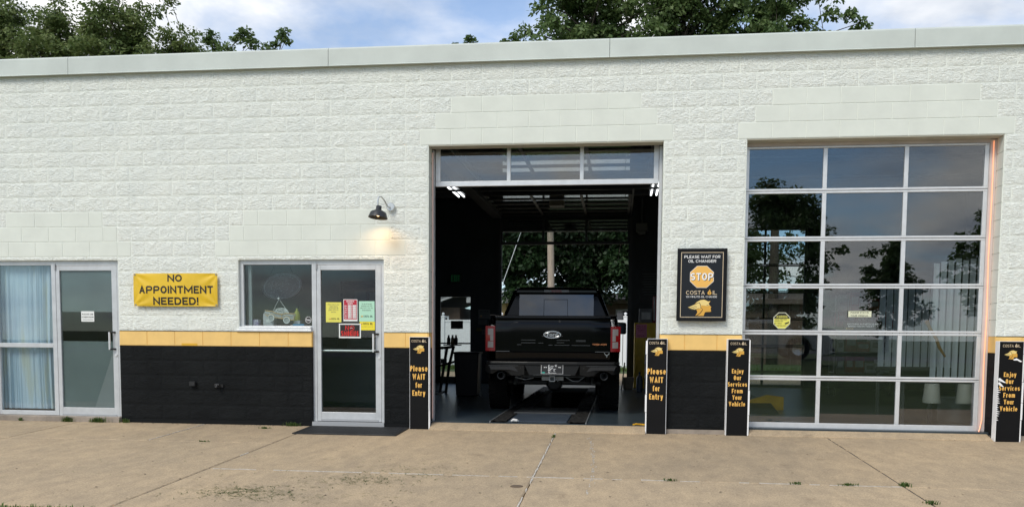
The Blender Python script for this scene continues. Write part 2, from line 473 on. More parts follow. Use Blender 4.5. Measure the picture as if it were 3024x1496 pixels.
# flat lettering: built from the default font, fitted to an exact box, laid on a surface facing -Y
TEXTS = []
def font_text(s, x0, x1, z0, z1, y, m, parent, bold=0.0, name='lettering', local=False, depth=0.0015, yfn=None):
    c = bpy.data.curves.new('txt', 'FONT'); c.body = s; c.size = 1; c.offset = bold; c.resolution_u = 3
    c.align_x = 'CENTER'; c.space_line = 0.92
    o = bpy.data.objects.new('txt', c); col.objects.link(o)
    TEXTS.append((o, x0, x1, z0, z1, y, m, parent, name, local, depth, yfn))
def flush_texts():
    bpy.context.view_layer.update()
    dg = bpy.context.evaluated_depsgraph_get()
    for o, x0, x1, z0, z1, y, m, parent, name, local, depth, yfn in TEXTS:
        me0 = bpy.data.meshes.new_from_object(o.evaluated_get(dg))
        n = len(me0.vertices); co = np.zeros(n*3); me0.vertices.foreach_get('co', co); co = co.reshape(-1, 3)
        mn, mxv = co.min(0), co.max(0)
        u = (co[:, 0]-mn[0])/(mxv[0]-mn[0]); v = (co[:, 1]-mn[1])/(mxv[1]-mn[1])
        co2 = np.stack([x0+u*(x1-x0), np.full(n, y), z0+v*(z1-z0)], 1)
        if yfn is not None: co2[:, 1] = [yfn(a, b) for a, b in co2[:, [0, 2]]]
        faces = [tuple(p.vertices) for p in me0.polygons]
        mb = MB(); mb.v = [tuple(p) for p in co2]; mb.f = faces
        mb.build(name, m, parent, local=local)
        bpy.data.meshes.remove(me0)
    for t in TEXTS:
        c = t[0].data; bpy.data.objects.remove(t[0]); bpy.data.curves.remove(c)
    TEXTS.clear()
# ---------------------------------------------------------------- drawn block lettering (strokes of even weight)
def _arc(cx, cy, rx, ry, a0, a1, n=9):
    return [(cx+rx*math.cos(R(a0+(a1-a0)*k/n)), cy+ry*math.sin(R(a0+(a1-a0)*k/n))) for k in range(n+1)]
def glyph(ch, t, sq):
    """returns (width, [(points, closed)]) for cap height 1, stroke weight t; sq scales the width"""
    h = t/2; W = {'I': t, 'i': t, 'l': t, '!': t, '.': t, ':': t, '1': .34, 'M': .86, 'W': .98, 'm': .86, 'J': .44, 'j': .26, 'E': .52, 'F': .50, 'L': .48, 'T': .56, 'r': .38, 't': .38, 'f': .38, '-': .36, ' ': .30, 's': .46, 'c': .46, 'S': .56, "'": t, ',': t}
    w = W.get(ch, .52 if ch.islower() else .62)
    if ch not in 'Ii l!.:\',': w = max(w*sq, t*1.9 if ch in 'rtfjJ1-' else t*2.35)
    if ch in 'MWm': w = max(w, t*3.6)
    if ch in 'VYA': w = max(w, t*2.9)
    if ch in 'vyk': w = max(w, t*2.7)
    a, b, B, T, X = h, w-h, h, 1-h, .74-h
    m = (a+b)/2; rx = (b-a)/2; D = -.20+h
    o = lambda *p: (list(p), False)
    def ell(cx, cy, r1, r2): return (_arc(cx, cy, r1, r2, 0, 360, 18)[:-1], True)
    yc = (B+T)/2; ry = (T-B)/2; xc = (B+X)/2; xr = (X-B)/2
    qr = min(rx, .26)
    def bowl(y0, y1, x1=None):          # right-hand bowl from the left stem
        x1 = b if x1 is None else x1; r_ = (y1-y0)/2; q = min(r_, x1-a)
        return [(a, y1), (x1-q, y1)]+_arc(x1-q, (y0+y1)/2, q, r_, 90, -90, 8)[1:]+[(a, y0)]
    def rrect(y0, y1): # rounded upright loop
        q = min(rx, (y1-y0)/2)
        return _arc(b-q, y1-q, q, q, 0, 90, 5)+_arc(a+q, y1-q, q, q, 90, 180, 5)+_arc(a+q, y0+q, q, q, 180, 270, 5)+_arc(b-q, y0+q, q, q, 270, 360, 5)
    def ess(y0, y1):
        c = (y0+y1)/2; q = (y1-y0)/4
        return _arc(m, c+q, rx, q, 25, 270, 11)+_arc(m, c-q, rx, q, 90, -155, 11)[1:]
    G = {
    'A': [o((a, B-h+.0), (m, T), (b, B-h)), o((a+.16*(b-a), .33), (b-.16*(b-a), .33))],
    'B': [(bowl(.52, T, b-.05*(b-a)), True), (bowl(B, .52), True)],
    'C': [(_arc(m, yc, rx, ry, 42, 318, 16), False)], 'D': [(bowl(B, T), True)],
    'E': [o((b+h, T), (a, T), (a, B), (b+h, B)), o((a, .5), (b, .5))], 'F': [o((b+h, T), (a, T), (a, B-h)), o((a, .49), (b, .49))],
    'G': [(_arc(m, yc, rx, ry, 42, 330, 16)+[(b, .46), (m, .46)], False)], 'H': [o((a, B-h), (a, T+h)), o((b, B-h), (b, T+h)), o((a, .5), (b, .5))],
    'I': [o((a, B-h), (a, T+h))], 'J': [([(b, T+h), (b, B+qr)]+_arc(m, B+qr, rx, qr, 0, -180, 8)[1:], False)],
    'K': [o((a, B-h), (a, T+h)), o((b+h*.3, T+h*.5), (a+h*.5, .42)), o((a+.35*(b-a), .56), (b+h*.4, B-h*.5))], 'L': [o((a, T+h), (a, B), (b+h, B))],
    'M': [o((a, B-h), (a, T), (m, .28), (b, T), (b, B-h))], 'N': [o((a, B-h), (a, T), (b, B), (b, T+h))], 'O': [ell(m, yc, rx, ry)],
    'P': [(bowl(.44, T), False), o((a, T), (a, B-h))], 'Q': [ell(m, yc, rx, ry), o((m, .25), (b, B-h))],
    'R': [(bowl(.47, T), False), o((a, T), (a, B-h)), o((m, .47), (b, B-h))], 'S': [(ess(B, T), False)],
    'T': [o((a-h, T), (b+h, T)), o((m, T), (m, B-h))], 'U': [([(a, T+h), (a, B+qr)]+_arc(m, B+qr, rx, qr, 180, 360, 8)[1:]+[(b, T+h)], False)],
    'V': [o((a, T+h), (m, B), (b, T+h))], 'W': [o((a, T+h), (a+.23*(b-a), B), (m, T-.1), (b-.23*(b-a), B), (b, T+h))], 'X': [o((a, B-h), (b, T+h)), o((a, T+h), (b, B-h))],
    'Y': [o((a, T+h), (m, .46), (b, T+h)), o((m, .46), (m, B-h))], 'Z': [o((a-h, T), (b, T), (a, B), (b+h, B))],
    '0': [(rrect(B, T), True)], '1': [o((m, B-h), (m, T), (a, T-.16))], '5': [([(b, T), (a, T), (a, .56)]+bowl(B, .60)[1:], False)], '8': [(rrect(.5, T), True), (rrect(B, .5), True)],
    '!': [o((a, .30), (a, T+h)), o((a, B-h), (a, B+h))], '.': [o((a, B-h), (a, B+h))], ',': [o((a, B-h-.1), (a, B+h))], ':': [o((a, B-h), (a, B+h)), o((a, .5), (a, .5+t))], '-': [o((a-h, .42), (b+h, .42))], "'": [o((a, .75), (a, T+h))],
    '?': [(_arc(m, T-.2, rx, .2, 160, -60, 9)+[(m, .34)], False), o((m, B-h), (m, B+h))], '$': [(ess(B+.06, T-.06), False), o((m, B-h), (m, T+h))],
    'a': [(rrect(B, X*.62), True), ([(a, X*.78)]+_arc(m, X-min(rx, .18), rx, min(rx, .18), 150, 0, 7)+[(b, B-h)], False)],
    'c': [(_arc(m, xc, rx, xr, 48, 312, 12), False)], 'e': [([(a, xc), (b, xc)]+_arc(m, xc, rx, xr, 8, 318, 14), False)],
    'f': [([(b+h, T), (m+.02, T), (m-.03, T-.05), (m-.03, B-h)], False), o((a-h, .62), (b, .62))],
    'h': [o((a, B-h), (a, T+h)), ([(a, X-qr)]+_arc(m, X-qr, rx, qr, 180, 0, 7)[1:]+[(b, B-h)], False)], 'i': [o((a, B-h), (a, X+h)), o((a, .84), (a, .84+t*.8))],
    'j': [([(b, X+h), (b, D+.08)]+[(b-.04, D), (a-.1, D)], False), o((b, .84), (b, .84+t*.8))], 'l': [o((a, B-h), (a, T+h))],
    'm': [o((a, B-h), (a, X+h)), ([(a, X-.1), (a+.1*(b-a), X), (m-.12*(b-a), X), (m, X-.1), (m, B-h)], False), ([(m, X-.1), (m+.12*(b-a), X), (b-.12*(b-a), X), (b, X-.1), (b, B-h)], False)],
    'n': [o((a, B-h), (a, X+h)), ([(a, X-qr)]+_arc(m, X-qr, rx, qr, 180, 0, 7)[1:]+[(b, B-h)], False)], 'o': [(rrect(B, X), True)],
    'p': [o((a, D-h), (a, X+h)), (rrect(B, X), True)], 'g': [(rrect(B, X), True), ([(b, X+h), (b, D+.08), (b-.08, D), (a, D)], False)], 'd': [o((b, B-h), (b, T+h)), (rrect(B, X), True)], 'b': [o((a, B-h), (a, T+h)), (rrect(B, X), True)],
    'k': [o((a, B-h), (a, T+h)), o((b, X+h), (a+h, .34)), o((a+.35*(b-a), .44), (b+h*.3, B-h))],
    'r': [o((a, B-h), (a, X+h)), ([(a, X-qr*.8)]+_arc(b+.02, X-qr*.9, b-a, qr*.9, 170, 80, 5)[1:], False)], 's': [(ess(B, X), False)],
    't': [([(m-.02, .95), (m-.02, B+.1), (m+.06, B), (b+h, B)], False), o((a-h, .66), (b+h, .66))], 'u': [([(a, X+h), (a, B+qr)]+_arc(m, B+qr, rx, qr, 180, 360, 7)[1:], False), o((b, B-h), (b, X+h))],
    'v': [o((a, X+h), (m, B), (b, X+h))], 'w': [o((a, X+h), (a+.25*(b-a), B), (m, X), (b-.25*(b-a), B), (b, X+h))], 'y': [o((a, X+h), (m, .05)), o((b, X+h), (m-.02, D), (a, D))], 'x': [o((a, B-h), (b, X+h)), o((a, X+h), (b, B-h))], ' ': [],
    }
    return w, G.get(ch)
def stroke_poly(mb, pts, closed, t, y):
    """mitred ribbon of width t along pts (x, z)"""
    n = len(pts); L_, Rr = [], []
    for i in range(n):
        p = pts[i]
        q0 = pts[i-1] if (i > 0 or closed) else None
        q1 = pts[(i+1) % n] if (i < n-1 or closed) else None
        def dr(u, v):
            l = math.hypot(v[0]-u[0], v[1]-u[1]) or 1; return ((v[0]-u[0])/l, (v[1]-u[1])/l)
        d0 = dr(q0, p) if q0 else dr(p, q1); d1 = dr(p, q1) if q1 else d0
        nx, nz = -(d0[1]+d1[1]), d0[0]+d1[0]; l = math.hypot(nx, nz)
        if l < 1e-6: nx, nz, l = -d0[1], d0[0], 1
        nx, nz = nx/l, nz/l
        c = max(.42, nx*-d0[1]+nz*d0[0]); k = t/2/c
        L_.append((p[0]+nx*k, y, p[1]+nz*k)); Rr.append((p[0]-nx*k, y, p[1]-nz*k))
    k = len(mb.v); mb.v += L_+Rr
    for i in range(n if closed else n-1):
        j = (i+1) % n; mb.f.append((k+n+i, k+n+j, k+j, k+i))
def block_text(s, x0, x1, z0, z1, y, m, parent, t=.2, gap=None, name='lettering', local=False, yfn=None, sq=None):
    desc = .20 if any(c in 'yjpg' for c in s) else 0
    lower_only = all(c.islower() and c not in 'tlfhidbk' for c in s.replace(' ', ''))
    top = .74 if lower_only else 1.0
    H = (z1-z0)/(top+desc); base = z0+desc*H
    gap = t*.55+.03 if gap is None else gap
    want = (x1-x0)/H
    def total(q): return sum(glyph(c, t, q)[0] for c in s)+gap*(len(s)-1)
    lo, hi = .2, 4.0
    for _ in range(26):
        md = (lo+hi)/2
        if total(md) > want: hi = md
        else: lo = md
    q = (lo+hi)/2; k = (x1-x0)/(total(q)*H)
    mb = MB(); cx = 0; e = 0
    for c in s:
        w, gl = glyph(c, t, q)
        for pts, closed in (gl or []):
            P = [(x0+(cx+p[0])*H*k, base+p[1]*H) for p in pts]
            stroke_poly(mb, P, closed, t*H*min(1, max(.6, k)), y-e*.00009); e = (e+1) % 7
        cx += w+gap
    if yfn is not None: mb.v = [(a, yfn(a, c)-abs(b-y), c) for a, b, c in mb.v]
    return mb.build(name, m, parent, local=local)
def text(s, x0, x1, z0, z1, y, m, parent, bold=0.0, name='lettering', local=False, depth=0.0, yfn=None):
    if all(glyph(c, .2, 1)[1] is not None for c in s):
        t = .12 if bold < .011 else .14 if bold < .018 else .165 if bold < .028 else .185 if bold < .04 else .205
        return block_text(s, x0, x1, z0, z1, y, m, parent, t, name=name, local=local, yfn=yfn)
    return font_text(s, x0, x1, z0, z1, y, m, parent, 0.0, name, local, depth, yfn)
# ================================================================ GROUND
def gz(y):                       # height of the forecourt: falls away from the building
    return -0.055 + 0.034*y if y < 0 else -0.055
def sheet(name, ys_zs, x0, x1, m):
    mb = MB()
    for (ya, za), (yb, zb) in zip(ys_zs[:-1], ys_zs[1:]):
        mb.quadface((x0, ya, za), (x1, ya, za), (x1, yb, zb), (x0, yb, zb))
    return tag(mb.build(name, m), kind='structure')
mat('lawn', (0.055, 0.085, 0.022), 0.95, var=(5, 0.4), bump=(90, 0.6, 0.03))
mat('asphalt', (0.05, 0.05, 0.052), 0.9, var=(20, 0.3))
gm = MB()
_gp = [(-400, 0.22), (-17.6, 0.22), (-14.1, -0.58), (-0.1, -0.10), (0.15, -0.10), (9.75, -0.08), (11, -0.05), (400, -0.05)]
for (ya, za), (yb, zb) in zip(_gp[:-1], _gp[1:]):
    for xa, xb in (((-400, -8.6), (10.3, 400)) if ya == 0.15 else ((-400, 400),)):      # open under the building, where the pit is
        gm.quadface((xa, ya, za), (xb, ya, za), (xb, yb, zb), (xa, yb, zb))
tag(gm.build('ground', 'lawn'), kind='structure')
tag(MB().box(-300, 300, -34, -26, 0.05, 0.228).build('road', 'asphalt'), kind='structure')
tag(MB().quadface((-30, 9.9, -0.03), (30, 9.9, -0.03), (30, 18, -0.03), (-30, 18, -0.03)).build('rear_pavement', 'concrete'), kind='structure')

pave = MB()
for pa, pb, pc, pd in ((-12, 20, -4.93, 0), (-1.555, 5.13, -14, -4.93), (5.13, 20, -6.4, -4.93)):
    pave.quadface((pa, pc, gz(pc)-.03), (pb, pc, gz(pc)-.03), (pb, pd, gz(pd)-.03), (pa, pd, gz(pd)-.03))
pave = tag(pave.build('pavement', 'soil'), kind='structure')
def slab(x0, x1, y0, y1, g=0.0055):
    def pt(x, y, d=0): return (x, y, gz(y)-d)
    a, b, c, d = x0+g, x1-g, y0+g, y1-g
    rr = 0.012
    mb = MB()
    top = [pt(a+rr, c+rr), pt(b-rr, c+rr), pt(b-rr, d-rr), pt(a+rr, d-rr)]
    edge = [pt(a, c, .009), pt(b, c, .009), pt(b, d, .009), pt(a, d, .009)]
    low = [pt(a, c, .029), pt(b, c, .029), pt(b, d, .029), pt(a, d, .029)]
    n = 0; mb.v = top+edge+low
    mb.f = [(0, 1, 2, 3)]
    for k in range(4):
        j = (k+1) % 4
        mb.f += [(k, 4+k, 4+j, j), (4+k, 8+k, 8+j, 4+j)]
    return mb.build('concrete_slab', 'concrete', pave)
XJ = [-1.555, 1.725, 5.13, 8.5, 11.9]
for xa, xb in zip(XJ[:-1], XJ[1:]):
    for ya, yb in ((-3.17, 0.0), (-6.4, -3.17), (-9.7, -6.4), (-14, -9.7)):
        if xa < 5 or ya > -6.5: slab(xa, xb, ya, yb)
for xa, xb in ((-8.3, -4.95), (-4.95, -3.13), (-3.13, -1.555), (-11.6, -8.3)): slab(xa, xb, -1.52, 0.0)
for xa, xb in ((-4.95, -1.555), (-8.3, -4.95), (-11.6, -8.3)): slab(xa, xb, -4.93, -1.52)
for xa, xb in ((11.9, 15.2), (15.2, 20)):
    for ya, yb in ((-3.17, 0.0), (-6.4, -3.17)): slab(xa, xb, ya, yb)
# pale joint sealant, broken into lengths, and dark dirt in the other joints
mat('caulk', (0.50, 0.46, 0.40), 0.8, var=(30, 0.25))
mat('joint_dirt', (0.075, 0.06, 0.042), 0.95)
def filler(pts, m, w=0.010, broken=0.3, seed=1):
    r_ = random.Random(seed); mb = MB()
    for (xa, ya), (xb, yb) in zip(pts[:-1], pts[1:]):
        n = max(2, int(math.hypot(xb-xa, yb-ya)/0.09))
        dxx, dyy = (xb-xa)/n, (yb-ya)/n; l = math.hypot(dxx, dyy); nx, ny = -dyy/l, dxx/l
        for i in range(n):
            if r_.random() < broken: continue
            ww = w*r_.uniform(.5, 1.1); o1 = r_.uniform(-.003, .003)
            p = [(xa+dxx*i+nx*(o1-ww), ya+dyy*i+ny*(o1-ww)), (xa+dxx*i+nx*(o1+ww), ya+dyy*i+ny*(o1+ww)),
                 (xa+dxx*(i+1)+nx*(o1+ww), ya+dyy*(i+1)+ny*(o1+ww)), (xa+dxx*(i+1)+nx*(o1-ww), ya+dyy*(i+1)+ny*(o1-ww))]
            h = .002+.003*r_.random() if m == 'caulk' else -.006
            mb.v += [(q[0], q[1], gz(q[1])+h) for q in p]+[(q[0], q[1], gz(q[1])-.02) for q in p]
            k = len(mb.v)-8
            mb.f += [(k, k+3, k+2, k+1)]+[(k+a, k+b, k+4+b, k+4+a) for a, b in ((0, 1), (1, 2), (2, 3), (3, 0))]
    return mb.build('joint_sealant', m, pave)
filler([(1.725, -0.15), (1.725, -4.9)], 'caulk', .009, .35, 1)
filler([(-1.5, -3.17), (5.1, -3.17)], 'caulk', .006, .30, 2)
filler([(-3.13, -0.05), (-3.13, -1.48)], 'caulk', .006, .2, 3)
filler([(-1.555, -1.6), (-1.555, -2.4)], 'caulk', .007, .5, 4)
filler([(5.13, -.1), (5.13, -4.6)], 'soil', .010, .12, 5)
filler([(5.15, -3.17), (8.4, -3.17)], 'joint_dirt', .010, .2, 6)
filler([(-1.555, -.1), (-1.555, -4.9)], 'joint_dirt', .006, .1, 7)
filler([(-8, -1.52), (-1.6, -1.52)], 'joint_dirt', .005, .1, 8)

mat('chalk', (0.46, 0.42, 0.36), .9, var=(30, .3))
_r = random.Random(14)
ck = MB()
for k in range(70):
    t_ = _r.random(); y_ = -.55-3.3*t_; x_ = 2.17+.12*math.sin(2.2*t_)+_r.gauss(0, .012); l_ = _r.uniform(.01, .05); w_ = _r.uniform(.002, .006)
    ck.quadface((x_-w_, y_-l_, gz(y_-l_)+.002), (x_+w_, y_-l_, gz(y_-l_)+.002), (x_+w_, y_+l_, gz(y_+l_)+.002), (x_-w_, y_+l_, gz(y_+l_)+.002))
tag(ck.build('chalk_scuff', 'chalk', pave), kind='stuff')
tag(MB().lathe([(0, .006), (.052, .006), (.060, .002), (.060, -.004)], (1.62, -3.62, gz(-3.62)), 22).build('pipe_cap', mat('rust_cap', (.12, .085, .055), .8)), 'small brown round pipe cap set in the concrete beside the middle joint', 'cap')
# ================================================================ BUILDING
RW, BL = 0.2032, 0.4064
HEAD = 2.186
BLD = thing('auto_shop_building', 'white painted split-face block service garage with black base and yellow stripe', 'building', (0.5, 5, 0))
OPEN = [(0.0, 3.048, -1, 18*RW), (4.064, 7.112, -1, 18*RW),
        (-2.63, -1.59, 6*RW, HEAD), (-1.60, -0.60, -1, HEAD), (-6.28, -4.37, -1, HEAD)]
WX0, WX1, ROWS = -8.5, 10.2, 23
def cut(rects, op):
    o = []
    for (a, b, c, d) in rects:
        x0, x1, z0, z1 = op
        if b <= x0+1e-6 or a >= x1-1e-6 or d <= z0+1e-6 or c >= z1-1e-6: o.append((a, b, c, d)); continue
        if a < x0: o.append((a, x0, c, d))
        if b > x1: o.append((x1, b, c, d))
        aa, bb = max(a, x0), min(b, x1)
        if d > z1: o.append((aa, bb, z1, d))
        if c < z0: o.append((aa, bb, c, z0))
    return [r_ for r_ in o if r_[1]-r_[0] > 0.012 and r_[3]-r_[2] > 0.012]
PIERS = {}
def pier(name, x):
    return min(PIERS[name], key=lambda p: max(p[0]-x, x-p[1], 0))[2]
def core(name, z0, z1, m, y0=0.0, y1=0.2, ops=OPEN, x0=WX0, x1=WX1, parent=None, split=False):
    rects = [(x0, x1, z0, z1)]
    for op in ops: rects = cut(rects, op)
    if split:
        PIERS[name] = [(a, b, MB().box(a, b, y0, y1, c, d).build(name, m, BLD)) for a, b, c, d in rects]
        return None
    mb = MB()
    for a, b, c, d in rects: mb.box(a, b, y0, y1, c, d)
    return mb.build(name, m, BLD if parent is None else parent)
core('plinth_wall', 0.0, 5*RW, 'black_mortar', split=True)
core('stripe_wall', 5*RW, 6*RW, mat('yellow_mortar', (0.72, 0.44, 0.12), 0.7), split=True)
fwall = core('front_wall', 6*RW, 23*RW, 'white_mortar')
core('bounce_stop_lining', 0.0, 4.45, 'dark_wall', 0.203, 0.22)  # unseen dark liner added so the white wall bounces no light inside
for fx0, fx1, fm in ((WX0, -6.28, 'curb_concrete'), (-4.37, -1.60, 'black_mortar'), (-.60, 0.0, 'black_mortar'), (3.048, 4.064, 'curb_concrete'), (7.112, WX1, 'curb_concrete')):
    MB().box(fx0, fx1, -.004 if fm == 'black_mortar' else -.028, .19, -.14, -.0005).build('foundation', fm, BLD)

SMOOTH = {18: [(-.1016, 3.1496), (3.9624, 7.2136)], 19: [(.1016, 2.9464), (4.1656, 7.0104)], 20: [(.3048, 2.7432), (4.3688, 6.8072)],
          11: [(-2.946, -.3048), (-6.5, -4.172)], 12: [(-2.745, -.508), (-6.3, -4.37)], 13: [(-2.542, -.7112), (-6.02, -4.58)]}
_vr = random.Random(3)
SPLITS = {}
def split_mesh(w, h, var, m):
    key = (round(w, 2), round(h, 3), var, m)
    if key in SPLITS: return SPLITS[key]
    r_ = np.random.RandomState(abs(hash((round(w, 2), round(h, 3), var))) % 99991 if False else int(w*1000)*7+int(h*1000)*13+var*101)
    nx, nz = max(2, int(round(w/0.027))), max(2, int(round(h/0.027)))
    ph = r_.rand(14, 3)
    def rel(u, v):
        x, z = u*w, v*h; s = 0
        for k in range(14):
            fr = 26 + 11*k; an = ph[k, 0]*6.283
            s += math.sin((math.cos(an)*x + 1.3*math.sin(an)*z)*fr + ph[k, 1]*6.283)/(1.2+0.55*k)
        return s
    mb = MB(); tx, tz = r_.uniform(-.006, .006, 2)
    for i in range(nx+1):
        for j in range(nz+1):
            u, v = i/nx, j/nz
            e = min(u, 1-u)*w; e2 = min(v, 1-v)*h
            ed = min(1, min(e, e2)/0.014)
            y = -(0.0012 + ed*(0.0042 + 0.0019*rel(u, v) + .2*tx*(u-.5)*2 + .2*tz*(v-.5)*2) + .0012*r_.rand())
            jx = (r_.rand()-.5)*.35*w/nx if 0 < i < nx else 0
            jz = (r_.rand()-.5)*.35*h/nz if 0 < j < nz else 0
            mb.v.append((u*w+jx, min(y, -.001), v*h+jz))
    for i in range(nx):
        for j in range(nz):
            a = i*(nz+1)+j; q = (a, a+nz+1, a+nz+2, a+1)
            if (i+j+var) % 2: mb.f += [(q[0], q[1], q[2]), (q[0], q[2], q[3])]
            else: mb.f += [(q[0], q[1], q[3]), (q[1], q[2], q[3])]
    k = len(mb.v); mb.v += [(0, 0.0, 0), (w, 0.0, 0), (w, 0.0, h), (0, 0.0, h)]
    bot = [i*(nz+1) for i in range(nx+1)]; topi = [i*(nz+1)+nz for i in range(nx+1)]
    mb.f += [tuple(reversed(bot+[k+1, k])), tuple(topi+[k+2, k+3]), tuple(list(range(nz+1))+[k+3, k]), tuple(reversed([nx*(nz+1)+j for j in range(nz+1)]+[k+2, k+1]))]
    SPLITS[key] = mb.mesh('split_block', m)
    return SPLITS[key]
def smooth_mesh(w, h, m, proud):
    key = (round(w, 3), round(h, 3), 's', m, proud)
    if key in SPLITS: return SPLITS[key]
    b = .003; mb = MB()
    mb.v = [(0, 0, 0), (w, 0, 0), (w, 0, h), (0, 0, h), (0, -proud+b, 0), (w, -proud+b, 0), (w, -proud+b, h), (0, -proud+b, h),
            (b, -proud, b), (w-b, -proud, b), (w-b, -proud, h-b), (b, -proud, h-b)]
    mb.f = [(8, 9, 10, 11)]
    for k in range(4):
        j = (k+1) % 4
        mb.f += [(4+k, 4+j, 8+j, 8+k), (k, j, 4+j, 4+k)]
    SPLITS[key] = mb.mesh('smooth_block', m)
    return SPLITS[key]
far = {}
def put_block(x0, x1, z0, z1, row, smooth):
    g = 0.0034 if (smooth or row == 5) else 0.0048
    a, b, c, d = x0+g, x1-g, z0+g, z1-g
    if b-a < .012 or d-c < .012: return
    par, key = (pier('plinth_wall', (a+b)/2), 'black') if row < 5 else (pier('stripe_wall', (a+b)/2), 'yellow') if row == 5 else (fwall, 'white')
    if row == 5: me = smooth_mesh(b-a, d-c, 'yellow_smooth', .005)
    elif smooth: me = smooth_mesh(b-a, d-c, 'white_smooth', .005)
    else: me = split_mesh(b-a, d-c, _vr.randrange(7), 'black_split' if row < 5 else 'white_split')
    if b < -6.45 or a > 7.75:
        key = key+('L' if b < 0 else 'R')
        far.setdefault(key, []).append((me, a, c)); return
    link(me.name.split('.')[0], me, par, mw=Matrix.Translation((a + 0, 0, c)))
for row in range(ROWS):
    z0, z1 = row*RW, (row+1)*RW
    off = -.1016 if row % 2 == 0 else .1016
    js = sorted({round(off+BL*k, 4) for k in range(-30, 30) if WX0 < off+BL*k < WX1} | {WX0, WX1})
    sm = SMOOTH.get(row, [])
    cuts = sorted(set(js) | {e for s_ in sm for e in s_})
    # drop joints too near a lintel end, so no slivers
    keep = []
    ends = {e for s_ in sm for e in s_}
    for c_ in cuts:
        if c_ in ends or c_ in (WX0, WX1) or all(abs(c_-e) > .09 for e in ends): keep.append(c_)
    for a, b in zip(keep[:-1], keep[1:]):
        mid = (a+b)/2
        s_ = any(p <= mid <= q for p, q in sm)
        rects = [(a, b, z0, z1)]
        for op in OPEN: rects = cut(rects, op)
        for (p, q, c, d) in rects: put_block(p, q, c, d, row, s_)
for key, lst in far.items():
    V, F, mi = [], [], []
    names = []
    for me, ox, oz in lst:
        n = len(V)
        V += [(v.co.x+ox, v.co.y, v.co.z+oz) for v in me.vertices]
        nm = me.materials[0].name
        if nm not in names: names.append(nm)
        for p in me.polygons: F.append(tuple(n+i for i in p.vertices)); mi.append(names.index(nm))
    me = bpy.data.meshes.new('end_blocks'); me.from_pydata(V, [], F)
    for nm in names: me.materials.append(bpy.data.materials[nm])
    me.polygons.foreach_set('material_index', mi)
    tag(link('end_blocks', me, fwall if key[:-1] == 'white' else pier('plinth_wall' if key[:-1] == 'black' else 'stripe_wall', lst[0][1])), kind='stuff')
# smooth blocks lining the bay jambs (one stack per jamb) and the soffit
for xj, sgn in ((0.0, 1), (3.048, -1), (4.064, 1), (7.112, -1)):
    for row in range(18):
        xo = xj-sgn*.1
        par, m = (pier('plinth_wall', xo), 'black_split') if row < 5 else (pier('stripe_wall', xo), 'yellow_smooth') if row == 5 else (fwall, 'white_smooth')
        z0, z1 = row*RW+.004, (row+1)*RW-.004
        MB().box(min(xj, xj+sgn*.008), max(xj, xj+sgn*.008), .002, .196, z0, z1).build('jamb_block', m, par)
for x0, x1 in ((0.0, 3.048), (4.064, 7.112)):
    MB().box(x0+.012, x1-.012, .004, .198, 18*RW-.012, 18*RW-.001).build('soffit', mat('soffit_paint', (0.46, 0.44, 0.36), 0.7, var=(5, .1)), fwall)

# dark paint line along the top of the yellow stripe
for a, b in ((WX0, -6.28), (-4.37, -1.60), (-.60, 0.0), (3.048, 4.064), (7.112, WX1)):
    MB().box(a+.002, b-.002, -.0085, -.002, 6*RW-.0035, 6*RW+.0035).build('stripe_line', 'print_black', pier('stripe_wall', (a+b)/2))
mat('stripe_patch', (0.68, 0.38, 0.02), .6)
MB().box(-3.46, -3.23, -.0068, -.0052, 5*RW+.006, 5*RW+.036).build('paint_patch', 'stripe_patch', pier('stripe_wall', -3.3))

# coping panels
for xa in (-12.324, -8.657, -4.990, -1.323, 2.344, 6.011, 9.678):
    xb = xa+3.667
    xa2, xb2 = max(xa, WX0-.05)+.003, min(xb, WX1+.05)-.003
    if xb2 <= xa2: continue
    mb = MB()
    prof = [(-.075, 4.688), (-.062, 4.70), (-.056, 4.905), (-.045, 4.925), (.26, 4.915), (.26, 4.80), (-.03, 4.80), (-.03, 4.688)]
    mb.prism(prof, xa2, xb2, 'x').build('coping_panel', 'coping_metal', BLD)
MB().box(WX0, WX1, .0, .2, 23*RW, 4.79).build('parapet', 'white_mortar', BLD)

# shell
RY = 9.64
ROPS = [(-1.93, -.97, -1, 2.23), (-.34, 2.72, -1, 3.68), (3.74, 6.80, -1, 3.68)]
rects = [(WX0, WX1, -.08, 4.6)]
for op in ROPS: rects = cut(rects, op)
mb = MB()
for a, b, c, d in rects: mb.box(a, b, RY, RY+.2, c, d)
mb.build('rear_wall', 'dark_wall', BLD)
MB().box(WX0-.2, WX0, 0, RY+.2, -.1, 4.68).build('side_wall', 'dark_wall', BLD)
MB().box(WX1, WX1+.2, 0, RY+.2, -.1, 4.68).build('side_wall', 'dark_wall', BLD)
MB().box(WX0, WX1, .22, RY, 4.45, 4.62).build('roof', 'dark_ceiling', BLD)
for yb in (1.9, 3.8, 5.7, 7.6):
    MB().box(WX0, WX1, yb-.08, yb+.08, 4.18, 4.22).box(WX0, WX1, yb-.08, yb+.08, 4.43, 4.449).box(WX0, WX1, yb-.01, yb+.01, 4.22, 4.43).build('roof_beam', 'steel_dark', BLD)
MB().box(-.50, -.28, .6, 9.3, 3.95, 4.2).build('air_duct', 'steel_dark', BLD)

